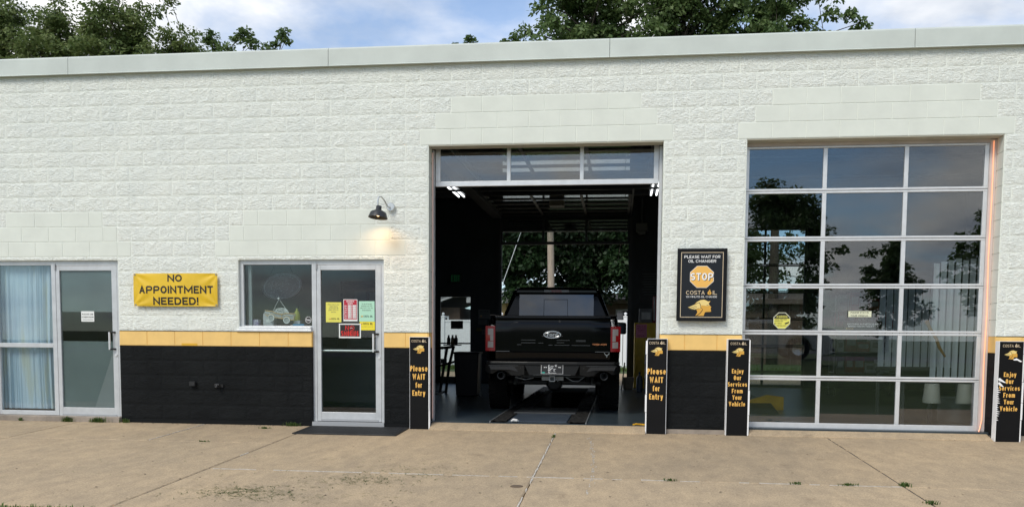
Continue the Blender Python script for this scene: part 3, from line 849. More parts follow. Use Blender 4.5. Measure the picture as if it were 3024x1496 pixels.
# concrete sills in the bays
def sill(x0, x1, pr):
    MB().prism(pr, x0, x1, 'x').build('door_sill', 'concrete', BLD, bevel=.008)
sill(.045, 2.872, [(-.17, -.12), (-.17, -.046), (-.135, -.034), (.045, .022), (.06, .024), (.06, -.12)])
sill(4.165, 7.085, [(-.13, -.12), (-.13, -.045), (-.10, -.036), (.05, .006), (.3, .014), (.3, -.12)])
MB().box(-6.28, -4.37, -.06, .19, -.1, .018).build('storefront_curb', 'curb_concrete', BLD, bevel=.01)
MB().box(-1.60, -.60, -.02, .19, -.05, .006).build('entry_threshold', 'alu_dull', BLD)

# floor with the service pit
fl = MB()
PX0, PX1, PY0, PY1 = 1.02, 1.86, 2.35, 8.4
for a, b, c, d in ((WX0, PX0, .065, RY), (PX1, WX1, .065, RY), (PX0, PX1, PY1, RY), (PX0, PX1, .065, PY0)): fl.box(a, b, c, d, -.07, .03)
floor = tag(fl.build('shop_floor', 'epoxy'), kind='structure')
MB().box(PX0-.02, PX1+.02, PY0-.02, PY1+.02, -1.8, -1.75).box(PX0-.05, PX0, PY0, PY1, -1.75, -.071).box(PX1, PX1+.05, PY0, PY1, -1.75, -.071).box(PX0, PX1, PY0-.05, PY0, -1.75, -.071).box(PX0, PX1, PY1, PY1+.05, -1.75, -.071).build('service_pit', 'pit_dark', floor)
MB().box(1.06, 1.84, .20, 1.36, .034, .045).build('pit_cover', 'pit_plate', floor)
MB().box(.99, 1.90, 1.40, 2.33, .034, .062).build('pit_cover', mat('pit_plate_dark', (0.022, 0.026, 0.030), .5, var=(7, .3)), floor, bevel=.006)
# rough dirty steel channels along both sides of the pit
def channel(xa, xb, seed):
    r_ = random.Random(seed)
    def fn(u, v):
        return (xa+(xb-xa)*u, .12+8.2*v, .034+.028*abs(math.sin(9*u+3*math.sin(23*v)))*r_.uniform(.3, 1))
    MB().grid(fn, 5, 120).build('pit_channel', 'pit_edge', floor, smooth=False)
channel(.83, 1.03, 1); channel(1.86, 2.09, 2)
MB().box(.815, .828, .1, 8.3, .031, .05).box(2.095, 2.108, .1, 8.3, .031, .05).build('pit_angle', 'galv', floor)

# office partition behind the storefront
MB().box(WX0, -.62, 2.60, 2.68, .03, 4.44).build('office_partition', 'office_wall', BLD)
MB().box(-.70, -.62, .23, 2.60, .03, 4.44).build('office_partition', 'dark_wall', BLD)
MB().box(-3.75, -3.67, .23, 2.60, .03, 4.44).build('office_partition', 'office_dark', BLD)
MB().box(WX0, -.71, .23, 2.59, 2.75, 2.80).build('office_ceiling', 'office_wall', BLD)

mat('alu_shade', (.045, .048, .052), .5, metal=.3)  # aluminium darkened in its colour for the shade under the roof
# ---------------------------------------------------------------- sectional garage doors
_vr2 = random.Random(8)
def pane(x0, x1, y, z0, z1, par, g=None, t=.006):
    mb = MB().box(x0, x1, y, y+t, z0, z1)
    a, b = _vr2.uniform(-.0028, .0028), _vr2.uniform(-.0028, .0028)       # panes never sit quite true in their beads
    mb.v = [(p[0], p[1]+a*(2*(p[0]-x0)/(x1-x0)-1)+b*(2*(p[2]-z0)/(z1-z0)-1), p[2]) for p in mb.v]
    return mb.build('glass_pane', g or GLASS, par)
def section(x0, x1, y, z0, z1, par, m='alu_bright', bottom=False, sx=(5.071, 6.051), w=.05, end=.05, th=.045, glassm=None):
    rb = .07 if bottom else .030
    mb = MB()
    mb.box(x0, x1, y, y+th, z0+.0035, z0+rb); mb.box(x0, x1, y, y+th, z1-.030, z1-.0035)
    xs = [x0]+[s_ for s_ in sx]+[x1]
    za, zb = z0+rb+.0005, z1-.0305
    mb.box(x0, x0+end, y+.002, y+th-.002, za, zb); mb.box(x1-end, x1, y+.002, y+th-.002, za, zb)
    for s_ in sx: mb.box(s_-w/2, s_+w/2, y+.002, y+th-.002, za, zb)
    # slim glazing beads, slightly proud
    mb.build('door_section', m, par, bevel=.004)
    ed = [x0+end]+[e for s_ in sx for e in (s_-w/2, s_+w/2)]+[x1-end]
    for k in range(0, len(ed), 2): pane(ed[k]+.001, ed[k+1]-.001, y+.02, za+.001, zb-.001, par, glassm)
# bay with the closed door
gd = MB().box(4.0725, 4.084, .198, .26, .015, 3.64).box(7.024, 7.1035, .198, .26, .015, 3.64).box(4.084, 7.024, .201, .26, 3.605, 3.645).build('garage_door', mat('trim_pink', (0.56, 0.50, 0.48), .5, var=(4, .08)), BLD)
ZS = [.022, .671, 1.254, 1.845, 2.442, 3.043, 3.605]
for k in range(6): section(4.085, 7.023, .21, ZS[k], ZS[k+1], gd, bottom=(k == 0))
# open bay: bottom section hangs in the head, the rest runs back under the roof
gd1 = MB().box(.009, .032, .222, .30, .03, 3.64).box(3.0, 3.039, .222, .30, .03, 3.64).build('garage_door', 'alu', BLD)
section(.036, 2.998, .30, 3.172, 3.76, gd1, bottom=True, sx=(1.026, 1.996), end=.065)
def flat_section(x0, x1, y0, y1, z, par, sx, m='alu'):
    mb = MB()
    mb.box(x0, x1, y0+.003, y0+.033, z, z+.045); mb.box(x0, x1, y1-.033, y1-.003, z, z+.045)
    ed = [x0, x0+.06]+[e for s_ in sx for e in (s_-.025, s_+.025)]+[x1-.06, x1]
    for k in range(0, len(ed), 2): mb.box(ed[k], ed[k+1], y0+.034, y1-.034, z+.002, z+.043)
    mb.build('door_section', m, par)
    for k in range(1, len(ed)-1, 2): MB().box(ed[k]+.001, ed[k+1]-.001, y0+.035, y1-.035, z+.02, z+.026).build('glass_pane', GLASS_OVER, par)
for k in range(5): flat_section(.036, 2.998, .62+.6*k, 1.22+.6*k, 3.92, gd1, (1.026, 1.996), 'alu_shade')
for xt in (.0, 3.01): MB().box(xt, xt+.03, .35, 4.2, 3.90, 3.96).build('door_track', 'galv', gd1)
MB().cyl((.05, .42, 4.10), (3.0, .42, 4.10), .014, 8).cyl((.4, .42, 4.10), (.8, .42, 4.10), .035, 10).cyl((2.2, .42, 4.10), (2.6, .42, 4.10), .035, 10).build('torsion_spring', 'steel_dark', gd1)
# rear doors
gr = MB().box(-.34, -.315, RY-.06, RY-.002, .03, 3.7).box(2.70, 2.72, RY-.06, RY-.002, .03, 3.7).build('rear_garage_door', 'steel_dark', BLD)
section(-.335, 2.715, RY-.13, 3.35, 3.95, gr, 'steel_dark', True, (.68, 1.70))
for k in range(5): flat_section(-.335, 2.715, RY-.78-.6*k, RY-.18-.6*k, 4.02, gr, (.68, 1.70), mat('alu_shade', (.045, .048, .052), .5, metal=.3))
for bx_ in ((-.38, -.345, RY-4, RY-.15, 4.0, 4.06), (2.725, 2.76, RY-4, RY-.15, 4.0, 4.06), (-.40, -.345, RY-.1, RY-.04, .03, 3.999), (2.725, 2.79, RY-.1, RY-.04, .03, 3.999)): MB().box(*bx_).build('door_track', 'steel_dark', gr)
MB().box(-1.2, 3.3, RY-3.9, RY-3.86, 4.0, 4.04).build('door_track', 'steel_dark', gr)
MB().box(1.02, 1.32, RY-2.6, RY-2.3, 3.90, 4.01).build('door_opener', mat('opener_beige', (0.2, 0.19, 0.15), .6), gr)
gr2 = MB().box(3.74, 3.77, RY-.06, RY-.002, .03, 3.7).box(6.77, 6.80, RY-.06, RY-.002, .03, 3.7).build('rear_garage_door', 'steel_dark', BLD)
zz = [.03, .39, 1.0, 1.62, 2.24, 2.86, 3.45, 3.7]
for k in range(7): section(3.775, 6.765, RY-.05, zz[k], zz[k+1], gr2, 'steel_dark', k == 0, (4.77, 5.83))

# ---------------------------------------------------------------- storefront glazing and doors
Y0 = .045
# -- office window and entry door
sf = MB()
sf.box(-2.628, -2.575, Y0, Y0+.06, 1.285, 2.184).box(-2.575, -1.612, Y0+.001, Y0+.059, 2.125, 2.184).box(-2.575, -1.612, Y0+.001, Y0+.059, 1.285, 1.30)
sf.box(-1.612, -1.548, Y0, Y0+.06, .008, 2.184).box(-.648, -.602, Y0, Y0+.06, .008, 2.184).box(-1.548, -.648, Y0+.001, Y0+.059, 2.118, 2.184)
sfo = sf.build('storefront_frame', 'alu', BLD, bevel=.003)
MB().box(-2.66, -1.60, -.03, .12, 1.222, 1.247).box(-2.628, -1.613, -.012, .115, 1.248, 1.284).build('window_sill', 'alu_bright', sfo, bevel=.003)
pane(-2.574, -1.613, Y0+.03, 1.301, 2.124, sfo, GLASS_OFFICE)
MB().box(-1.556, -1.538, Y0-.016, Y0-.001, 2.06, 2.14).build('hinge', 'alu_dull', sfo)
MB().box(-2.545, -2.50, .13, .16, 1.30, 2.12).build('blind_edge', mat('blind_grey', (.3, .34, .34), .6), sfo)
def glazed_door(name, x0, x1, hinge_left, par, bar):
    gx0, gx1, gz0, gz1 = x0+.055, x1-.078, .135, 2.05
    d = MB()
    d.box(x0, gx0, Y0+.004, Y0+.05, .014, 2.115).box(gx1, x1, Y0+.004, Y0+.05, .014, 2.115)
    d.box(gx0, gx1, Y0+.005, Y0+.049, gz1, 2.115).box(gx0, gx1, Y0+.005, Y0+.049, .014, gz0)
    do = d.build(name, 'alu', par, bevel=.003)
    pane(gx0+.001, gx1-.001, Y0+.025, gz0+.001, gz1-.001, do, GLASS_OFFICE)
    # pull handle: dark posts, bright grip
    hx = gx1-.005
    MB().tube([(hx+.045, Y0+.003, 1.195), (hx, Y0-.045, 1.195), (hx-.012, Y0-.05, 1.195)], .013, 8).tube([(hx+.045, Y0+.003, .962), (hx, Y0-.045, .962), (hx-.012, Y0-.05, .962)], .013, 8).build('handle_post', 'black_plastic', do, smooth=True)
    MB().cyl((hx-.012, Y0-.05, .955), (hx-.012, Y0-.05, 1.2), .014, 10).build('pull_handle', 'alu_bright', do, smooth=True)
    MB().cyl((x1-.03, Y0+.002, .878), (x1-.03, Y0-.008, .878), .017, 14).build('door_lock', 'alu_bright', do)
    if bar: MB().cyl((gx0, Y0+.075, .967), (gx1, Y0+.075, .967), .016, 10).build('push_bar', 'alu_bright', do, smooth=True)
    MB().box(x0+.05, x1-.04, Y0-.004, Y0+.003, .016, .042).build('door_sweep', 'alu_dull', do)
    return do
entry = glazed_door('entry_door', -1.545, -.652, True, BLD, True)
# -- left storefront: curtained window and filmed door
lf = MB()
lf.box(-6.278, -6.22, Y0, Y0+.06, .02, 2.184).box(-6.22, -5.40, Y0+.001, Y0+.059, 2.125, 2.184).box(-6.22, -5.40, Y0+.001, Y0+.059, .02, .08).box(-6.22, -5.40, Y0+.001, Y0+.059, .975, 1.035)
lf.box(-5.40, -5.338, Y0, Y0+.06, .02, 2.184).box(-4.42, -4.372, Y0, Y0+.06, .02, 2.184).box(-5.338, -4.42, Y0+.001, Y0+.059, 2.118, 2.184)
lfo = lf.build('storefront_frame', 'alu', BLD, bevel=.003)
pane(-6.219, -5.401, Y0+.03, 1.036, 2.124, lfo, GLASS_CURTAIN); pane(-6.219, -5.401, Y0+.03, .081, .974, lfo, GLASS_CURTAIN)
MB().box(-5.346, -5.326, Y0-.016, Y0-.001, 2.06, 2.14).build('hinge', 'alu_dull', lfo)
ldoor = glazed_door('side_door', -5.335, -4.424, True, BLD, False)
MB().box(-5.278, -4.504, Y0+.034, Y0+.037, 1.478, 2.048).build('window_film', 'film_grey', ldoor)
MB().box(-5.278, -4.504, Y0+.034, Y0+.037, .137, 1.068).build('window_film', 'film_grey', ldoor)

# rear door in the back wall
rd = MB().frame(-1.93, -.97, .03, 2.23, .11, RY-.01, RY+.06, .16).build('rear_door', 'steel_dark', BLD)
pane(-1.819, -1.081, RY+.02, .191, 2.119, rd)
MB().cyl((-1.9, RY-.06, 1.0), (-1.0, RY-.06, 1.0), .018, 8).build('push_bar', 'steel_dark', rd)
tag(MB().frame(-1.56, -1.26, 1.35, 1.545, .012, RY-.02, RY-.012).box(-1.548, -1.272, RY-.018, RY-.012, 1.362, 1.533).build('no_smoking_sign', 'print_black'), 'small black sign hanging on the rear exit door of the service bay', 'sign')
# ================================================================ SIGNS AND SMALL THINGS ON THE FACADE
HEADP = [(345,1182),(380,1125),(372,1085),(345,1068),(330,985),(345,960),(385,928),(430,905),(490,898),(530,912),(560,930),(602,922),(588,950),(570,966),(592,1002),(622,1030),(604,1037),(612,1052),(606,1062),(614,1072),(610,1086),(620,1104),(590,1111),(525,1113),(505,1130),(490,1182)]
WINGP = [(418,948),(330,985),(212,1037),(258,1040),(240,1056),(300,1055),(272,1069),(330,1068),(318,1080),(415,1052),(445,1042),(430,985)]
def emblem(cx, cz, w, y, parent, white=False, local=False):
    """winged helmeted head in profile, gold"""
    k = w/410.0
    P = lambda pts: [(cx+(a-417)*k, cz-(b-1040)*k) for a, b in pts]
    MB().prism(P(HEADP), y, y-.0012).build('emblem', 'gold_print', parent, local=local)
    MB().prism(P([(345,960),(385,930),(430,907),(490,900),(530,914),(560,932),(598,925),(570,962),(590,1000),(540,1010),(480,1000),(440,1000),(425,960)]), y-.0013, y-.0018).build('emblem_helmet', 'gold_light', parent, local=local)
    MB().prism(P(WINGP), y-.0019, y-.0028).build('emblem_wing', 'gold_light', parent, local=local)
    bl = MB()
    for pts in ([(340,972),(412,945),(432,985),(440,1010),(432,1012),(424,990),(408,954),(342,980)], [(474,1062),(470,1085),(430,1140),(370,1182),(352,1182),(420,1135),(460,1085),(466,1062)],
                [(432,1012),(428,1030),(440,1048),(466,1052),(446,1042),(438,1030)], [(535,995),(570,988),(572,993),(540,1000)], [(250,1040),(360,1000),(362,1004),(258,1046)], [(280,1060),(372,1022),(374,1027),(290,1064)], [(320,1076),(410,1046),(411,1051),(324,1080)]):
        bl.prism(P(pts), y-.0029, y-.0034)
    bl.build('emblem_line', 'print_black', parent, local=local)
def drop(cx, z0, h, y, m, parent, local=False):
    w = h*.36
    pts = [(cx+w*.1, z0+h), (cx+w*.45, z0+h*.66), (cx+w*.95, z0+h*.36), (cx+w*.8, z0+h*.1), (cx+w*.2, z0), (cx-w*.4, z0+h*.02), (cx-w*.9, z0+h*.2), (cx-w*.85, z0+h*.46), (cx-w*.2, z0+h*.74)]
    MB().prism(pts, y, y-.001).build('drop_mark', m, parent, local=local)
    MB().prism([(cx+w*.15, z0+h*.68), (cx+w*.3, z0+h*.4), (cx+w*.05, z0+h*.05), (cx-.0*w, z0+h*.4)], y-.0011, y-.0016).build('drop_slit', 'print_black', parent, local=local)
def costa(cx, z0, h, w, y, m, parent, local=False, bold=.012, dm=None):
    x0 = cx-w/2
    text('COSTA', x0, x0+.605*w, z0, z0+h, y, m, parent, bold, local=local)
    drop(x0+.755*w, z0-.05*h, h*1.45, y, dm or m, parent, local)
    text('IL', x0+.86*w, x0+w, z0, z0+h, y, m, parent, bold, local=local)

# -- wall poster with the stop octagon
T = thing('stop_poster', 'black framed wall poster with gold STOP octagon, between the two bays', 'sign', (3.545, -.05, 1.39))
MB().box(3.24, 3.85, -.075, -.04, 1.392, 2.296).build('poster_board', 'navy_board', T, bevel=.003)
MB().frame(3.236, 3.854, 1.388, 2.300, .036, -.084, -.0755).build('poster_frame', 'black_frame', T, bevel=.003)
MB().frame(3.283, 3.807, 1.435, 2.253, .007, -.0785, -.0760).build('gold_border', 'gold_pale', T)
yS = -.0765
text('PLEASE WAIT FOR', 3.322, 3.768, 2.178, 2.214, yS, 'white_print', T, .02)
text('OIL CHANGER', 3.372, 3.718, 2.124, 2.160, yS, 'white_print', T, .02)
cx, cz, r8 = 3.545, 1.945, .152
oc = lambda r: [(cx+r*math.cos(R(22.5+45*k))*1.05, cz+r*math.sin(R(22.5+45*k))*.98) for k in range(8)]
MB().prism(oc(r8), yS, yS-.001).build('octagon_border', 'white_print', T)
MB().prism(oc(r8*.965), yS-.0012, yS-.002).build('octagon', 'orange_print', T)
text('STOP', cx-.135, cx+.150, cz-.050, cz+.046, yS-.0022, 'print_black', T, .05)
text('STOP', cx-.140, cx+.142, cz-.043, cz+.049, yS-.0026, 'white_print', T, .03)
costa(3.545, 1.722, .050, .385, yS, 'gold_pale', T, dm='gold_print', bold=.015)
text('10 MINUTE OIL CHANGE', 3.352, 3.738, 1.684, 1.706, yS, 'white_print', T, .015)
emblem(3.525, 1.557, .295, yS-.001, T)

# -- four upright bollard signs
def bollard_sign(label, xc, w, rz, lines, side, y=-.10, torn=False, z1=1.165):
    T = thing('bollard_sign', label, 'sign', (xc, y, gz(y)), rz, 'upright black bollard signs beside the bays')
    h = z1-gz(y)
    d = .11
    # folded foam-board cover: white core with a black printed face
    mb = MB().box(-w/2, w/2, .004, d, 0, h-.002)
    mb.build('foam_core', 'white_foam', T, local=True, bevel=.004)
    MB().box(-w/2+.006, w/2-.006, -.003, .0035, .002, h-.006).build('printed_face', 'black_sign', T, local=True)
    r_ = random.Random(int(xc*100))
    # chipped white edge strips, uneven lengths
    for s_ in side:
        z = 0.0
        while z < h-.05:
            l = r_.uniform(.16, .36); l = min(l, h-z-.006)
            ww = r_.uniform(.008, .020)
            a, b = (w/2-.004, w/2+ww) if s_ > 0 else (-w/2-ww, -w/2+.004)
            MB().box(a, b, -.001-.004*r_.random(), .02, z+.002, z+l-.003).build('edge_strip', 'white_foam', T, local=True)
            z += l
    yf = -.0032
    costa(0, h-.073, .032, .205, yf, 'gold_pale', T, True, dm='gold_pale', bold=.008)
    emblem(-.005, h-.165, .155, yf, T, local=True)
    zt, dz = (h-.38, .108) if len(lines) == 4 else (h-.375, .083)
    ht = .075 if len(lines) == 4 else .058
    for k, s_ in enumerate(lines):
        u = {'Please': .235, 'WAIT': .17, 'for': .09, 'Entry': .175, 'Enjoy': .145, 'Our': .095, 'Services': .24, 'From': .135, 'Your': .12, 'Vehicle': .205}[s_]
        za = zt-dz*k-ht
        desc = .2*ht if any(c in s_ for c in 'yj') else 0
        text(s_, -u/2-.004, u/2-.004, za-desc, za+ht*(1.0 if s_ != 'for' else .95), yf, 'orange_print', T, .045, local=True)
    if torn:
        MB().prism([(.02, h-.22), (.06, h-.205), (.11, h-.235), (.128, h-.245), (.105, h-.252), (.07, h-.232), (.03, h-.232)], yf-.003, yf-.0045).build('torn_patch', 'white_foam', T, local=True)
        for zz_, l in ((.75, .12), (.70, .09)):
            MB().prism([(-w/2, zz_+.02), (-w/2+.02, zz_+.03), (-w/2+l*.8, zz_-.03), (-w/2+l*.6, zz_-.028), (-w/2+.01, zz_-.005)], yf-.003, yf-.0042).build('torn_patch', 'white_foam', T, local=True)
        for k in range(16):
            zz_ = .28+.026*k; l = r_.uniform(.01, .04)
            MB().prism([(-w/2-.004, zz_), (-w/2+l, zz_-.015), (-w/2-.004, zz_-.02)], yf-.001, yf-.002).build('torn_patch', 'white_foam', T, local=True)
    return T
WAITL = ['Please', 'WAIT', 'for', 'Entry']; ENJ = ['Enjoy', 'Our', 'Services', 'From', 'Your', 'Vehicle']
bollard_sign('black upright sign reading Please WAIT for Entry, beside the rubber door mat', -.098, .262, R(0), WAITL, (1,))
bollard_sign('black upright sign reading Please WAIT for Entry, at the foot of the STOP poster', 3.005, .252, R(-5), WAITL, (-1,))
bollard_sign('black upright sign reading Enjoy Our Services, left of the closed glass door, unscratched', 4.018, .272, R(3), ENJ, (1,))
bollard_sign('scratched black upright sign reading Enjoy Our Services, right of the glowing orange strip', 7.235, .285, R(2), ENJ, (1,), y=-.16, torn=True)

# -- banner
T = thing('banner', 'yellow vinyl banner with black NO APPOINTMENT NEEDED! lettering', 'banner', (-3.51, -.045, 1.56))
BX0, BX1, BZ0, BZ1 = -4.113, -2.905, 1.557, 2.000
def bsurf(x, z):
    u = (x-BX0)/(BX1-BX0); v = (z-BZ0)/(BZ1-BZ0)
    w = 0
    for cu, cv in ((0, 0), (1, 0), (0, 1), (1, 1)):
        du, dv = abs(u-cu), abs(v-cv); rr = math.hypot(du*2.7, dv)
        an = math.atan2(dv, du*2.7)
        w += .009*math.sin(an*9+2*cu)*max(0, 1-rr*1.2)*min(1, rr*5)
    return -.052 - .010*math.sin(math.pi*u)*math.sin(math.pi*v) - w - .003*math.sin(7*u+3*v)
MB().grid(lambda u, v: (BX0+(BX1-BX0)*u, bsurf(BX0+(BX1-BX0)*u, BZ0+(BZ1-BZ0)*v), BZ0+(BZ1-BZ0)*v+.004*math.sin(math.pi*u)*(1 if v > .5 else -1)*.6), 60, 24).build('vinyl_sheet', 'banner_yellow', T, smooth='all')
bf = lambda a, b: bsurf(a, b)-.003
text('NO', -3.62, -3.41, 1.889, 1.985, 0, 'print_black', T, .05, yfn=bf)
text('APPOINTMENT', -4.035, -2.965, 1.730, 1.832, 0, 'print_black', T, .05, yfn=bf)
text('NEEDED!', -3.83, -3.18, 1.575, 1.678, 0, 'print_black', T, .05, yfn=bf)
for x, z in ((-4.095, 1.985), (-2.922, 1.985), (-4.09, 1.573), (-2.922, 1.573)):
    MB().cyl((x, bsurf(x, z)-.001, z), (x, bsurf(x, z)-.005, z), .012, 14).build('grommet', 'grommet', T)

# -- barn lamp, lit
T = thing('barn_wall_lamp', 'black barn shade wall lamp, lit, above the entry door', 'lamp', (-.50, -.02, 2.85))
MB().lathe([(.0, -.002), (.050, -.002), (.056, .006), (.056, .022), (.0, .022)], (-.495, -.055, 2.865), 28, 'y').build('wall_plate', 'galv_light', T, smooth=True)
MB().tube([(-.50, -.05, 2.855), (-.515, -.12, 2.86), (-.54, -.19, 2.93), (-.562, -.26, 2.965), (-.583, -.30, 2.955), (-.592, -.31, 2.91), (-.592, -.31, 2.85)], .0105, 8).build('goose_arm', 'galv_light', T, smooth=True)
LX, LY, LZ = -.592, -.31, 2.688
tilt = Matrix.Translation((LX, LY, LZ)) @ Matrix.Rotation(R(4), 4, 'Y') @ Matrix.Rotation(R(-6), 4, 'X')
sh = MB().lathe([(.026, .158), (.036, .15), (.036, .105), (.06, .092), (.092, .078), (.104, .062), (.126, 0), (.122, 0), (.100, .058), (.088, .072), (.03, .088)], (0, 0, 0), 32)
sh.v = [tuple(tilt @ Vector(p)) for p in sh.v]
sh.build('lamp_shade', 'lamp_black', T, smooth=True)
bu = MB().lathe([(.0, .02), (.02, .028), (.03, .045), (.024, .068), (.012, .085)], (0, 0, 0), 14)
bu.v = [tuple(tilt @ Vector(p)) for p in bu.v]
bu.build('bulb', 'bulb', T, smooth=True)
pl = bpy.data.lights.new('lamp_light', 'SPOT'); pl.energy = 4.5; pl.color = (1.0, .60, .24); pl.shadow_soft_size = .03
pl.spot_size = R(140); pl.spot_blend = .9
plo = bpy.data.objects.new('lamp_light', pl); col.objects.link(plo); plo.location = (LX+.01, LY+.03, LZ+.012)
plo.rotation_euler = (R(12), R(0), 0)

# -- small junction boxes low on the black wall
tag(MB().box(-3.335, -3.25, -.055, -.02, .468, .530).box(-3.328, -3.257, -.062, -.056, .475, .523).build('outlet_box', 'black_plastic'), 'black outlet box on the black wall below the yellow banner', 'outlet')
tag(MB().tube([(-2.95, -.02, .48), (-2.93, -.07, .478), (-2.93, -.09, .45)], .014, 8).cyl((-2.955, -.06, .49), (-2.895, -.06, .49), .017, 10).box(-2.985, -2.86, -.03, -.018, .455, .497).build('hose_tap', 'black_plastic'), 'black painted hose tap low on the wall between the two entry doors', 'tap')

# -- rubber mat
T = thing('door_mat', 'black ribbed rubber mat lying in front of the entry door', 'mat', (-.93, -.4, gz(-.4)))
def sl(x0, x1, y0, y1, h0, h1):
    m_ = MB(); m_.box(x0, x1, y0, y1, h0, h1); m_.v = [(a, b, gz(b)+c) for a, b, c in m_.v]; return m_
sl(-1.60, -.245, -.765, -.045, .002, .011).build('mat_base', 'rubber_mat', T)
fr = MB()
for a in ((-1.60, -1.56, -.765, -.045), (-.285, -.245, -.765, -.045), (-1.56, -.285, -.765, -.725), (-1.56, -.285, -.085, -.045)):
    q = sl(*a, .0112, .0135); k = len(fr.v); fr.v += q.v; fr.f += [tuple(i+k for i in f) for f in q.f]
fr.build('mat_border', mat('mat_border', (.020, .021, .022), .5), T)
for k in range(15):
    y = -.105-.042*k
    sl(-1.55, -.295, y-.011, y, .0112, .0145).build('mat_rib', 'rubber_mat', T)

# -- notices on the entry door
def notice(name, label, x0, x1, z0, z1, m, y, cat='notice', t=.002):
    T = thing(name, label, cat, ((x0+x1)/2, y, z0))
    MB().box(x0, x1, y-t, y, z0, z1).build('sheet', m, T)
    return T, y-t-.0006
YN = Y0+.024
def scribble(T, lines, x0, x1, z0, z1, y, m, bold=.0):
    n = len(lines); dz = (z1-z0)/n
    for k, s_ in enumerate(lines):
        fr_ = min(1, len(s_)/max(len(q) for q in lines)); c_ = (x0+x1)/2; hw = (x1-x0)/2*fr_
        text(s_, c_-hw, c_+hw, z1-dz*(k+.78), z1-dz*(k+.08), y, m, T, bold)
T, y = notice('paper_notice', 'pale yellow paper notice on the entry door glass, leftmost of its papers', -1.425, -1.210, 1.352, 1.620, 'paper_yellow', YN)
scribble(T, ['Please stay in your', 'vehicle and a', 'technician will', 'guide you in for', 'service.'], -1.40, -1.235, 1.475, 1.60, y, 'text_grey', .01)
text('COSTA OIL', -1.35, -1.235, 1.385, 1.41, y, 'print_black', T, .02); emblem(-1.37, 1.398, .035, y, T)
T, y = notice('paper_notice', 'mint green paper notice on the entry door glass below its top right corner', -.963, -.748, 1.364, 1.636, 'paper_green', YN)
scribble(T, ['We do not accept', 'anything over $50', 'bills. Sorry for the', 'inconvenience.'], -.945, -.768, 1.50, 1.61, y, 'text_grey', .01)
text('COSTA OIL', -.90, -.775, 1.42, 1.447, y, 'print_black', T, .02); emblem(-.925, 1.433, .035, y, T)
T, y = notice('paper_notice', 'small deep yellow paper notice taped under the mint green one', -.955, -.744, 1.247, 1.3625, 'paper_yellow_deep', YN)
text('COSTA OIL', -.905, -.775, 1.32, 1.35, y, 'print_black', T, .02); emblem(-.93, 1.335, .032, y, T)
text('Due to a change in the price of oil', -.945, -.77, 1.290, 1.300, y, 'text_grey', T)
T, y = notice('business_hours_sign', 'red and white BUSINESS HOURS sign on the entry door glass', -1.180, -.985, 1.367, 1.660, 'paper_white', YN, 'sign')
MB().box(-1.173, -.992, y-.0004, y+.0002, 1.392, 1.652).build('red_field', 'sign_red', T); y -= .0008
text('BUSINESS', -1.135, -1.03, 1.622, 1.643, y, 'white_print', T, .02); text('HOURS:', -1.12, -1.045, 1.594, 1.614, y, 'white_print', T, .02)
for k, d_ in enumerate(('Mon.', 'Tues.', 'Wed.', 'Thur.', 'Fri.', 'Sat.', 'Sun.')):
    z = 1.565-.0262*k
    text(d_, -1.166, -1.130, z, z+.016, y, 'white_print', T, .02)
    MB().box(-1.118, -1.066, y-.0004, y, z-.003, z+.018).box(-1.052, -1.0, y-.0004, y, z-.003, z+.018).build('hours_label', 'white_print', T)
    a, b = ('8 : 00', '5 : 00') if k < 6 else ('CLOSED', 'CLOSED')
    text(a, -1.112, -1.072, z+.001, z+.014, y-.0008, 'text_grey', T, .01); text(b, -1.046, -1.006, z+.001, z+.014, y-.0008, 'text_grey', T, .01)
T, y = notice('no_smoking_sign', 'black NO SMOKING sign with white border on the entry door glass', -1.243, -.938, 1.140, 1.334, 'paper_white', YN-.003, 'sign')
MB().box(-1.227, -.954, y-.0004, y+.0002, 1.160, 1.320).build('black_field', 'print_black', T); y -= .0008
text('N', -1.155, -1.105, 1.245, 1.308, y, 'text_red', T, .02)
text('SMOKING', -1.213, -.968, 1.166, 1.238, y, 'text_red', T, .02)
MB().lathe([(.026, 0), (.033, 0), (.033, -.0008), (.026, -.0008)], (-1.060, y, 1.277), 24, 'y', True).build('no_smoking_ring', 'text_red', T)
MB().prism([(-1.083, 1.274), (-1.050, 1.274), (-1.050, 1.280), (-1.083, 1.280)], y, y-.0006).build('cigarette', 'white_print', T)
MB().prism([(-1.083, 1.296), (-1.078, 1.301), (-1.038, 1.259), (-1.043, 1.254)], y-.0008, y-.0014).build('no_smoking_bar', 'text_red', T)
T, y = notice('paper_notice', 'white paper reading PLEASE USE OTHER DOOR on the grey filmed door', -4.978, -4.783, 1.342, 1.487, 'paper_white', YN)
text('PLEASE USE', -4.965, -4.797, 1.435, 1.455, y, 'print_black', T, .03); text('OTHER DOOR', -4.970, -4.793, 1.395, 1.415, y, 'print_black', T, .03)
MB().box(-4.96, -4.80, y-.0004, y, 1.366, 1.372).build('underline', 'text_grey', T)
# -- round sticker on the office window
T = thing('window_sticker', 'round black and white sticker in the lower corner of the office window', 'sticker', (-1.674, .07, 1.34))
MB().cyl((-1.674, Y0+.029, 1.382), (-1.674, Y0+.0275, 1.382), .043, 28).build('disc', 'white_print', T)
MB().cyl((-1.674, Y0+.0272, 1.382), (-1.674, Y0+.0265, 1.382), .038, 28).build('disc_face', 'print_black', T)
text('True', -1.704, -1.644, 1.368, 1.396, Y0+.0262, 'white_print', T, .03)

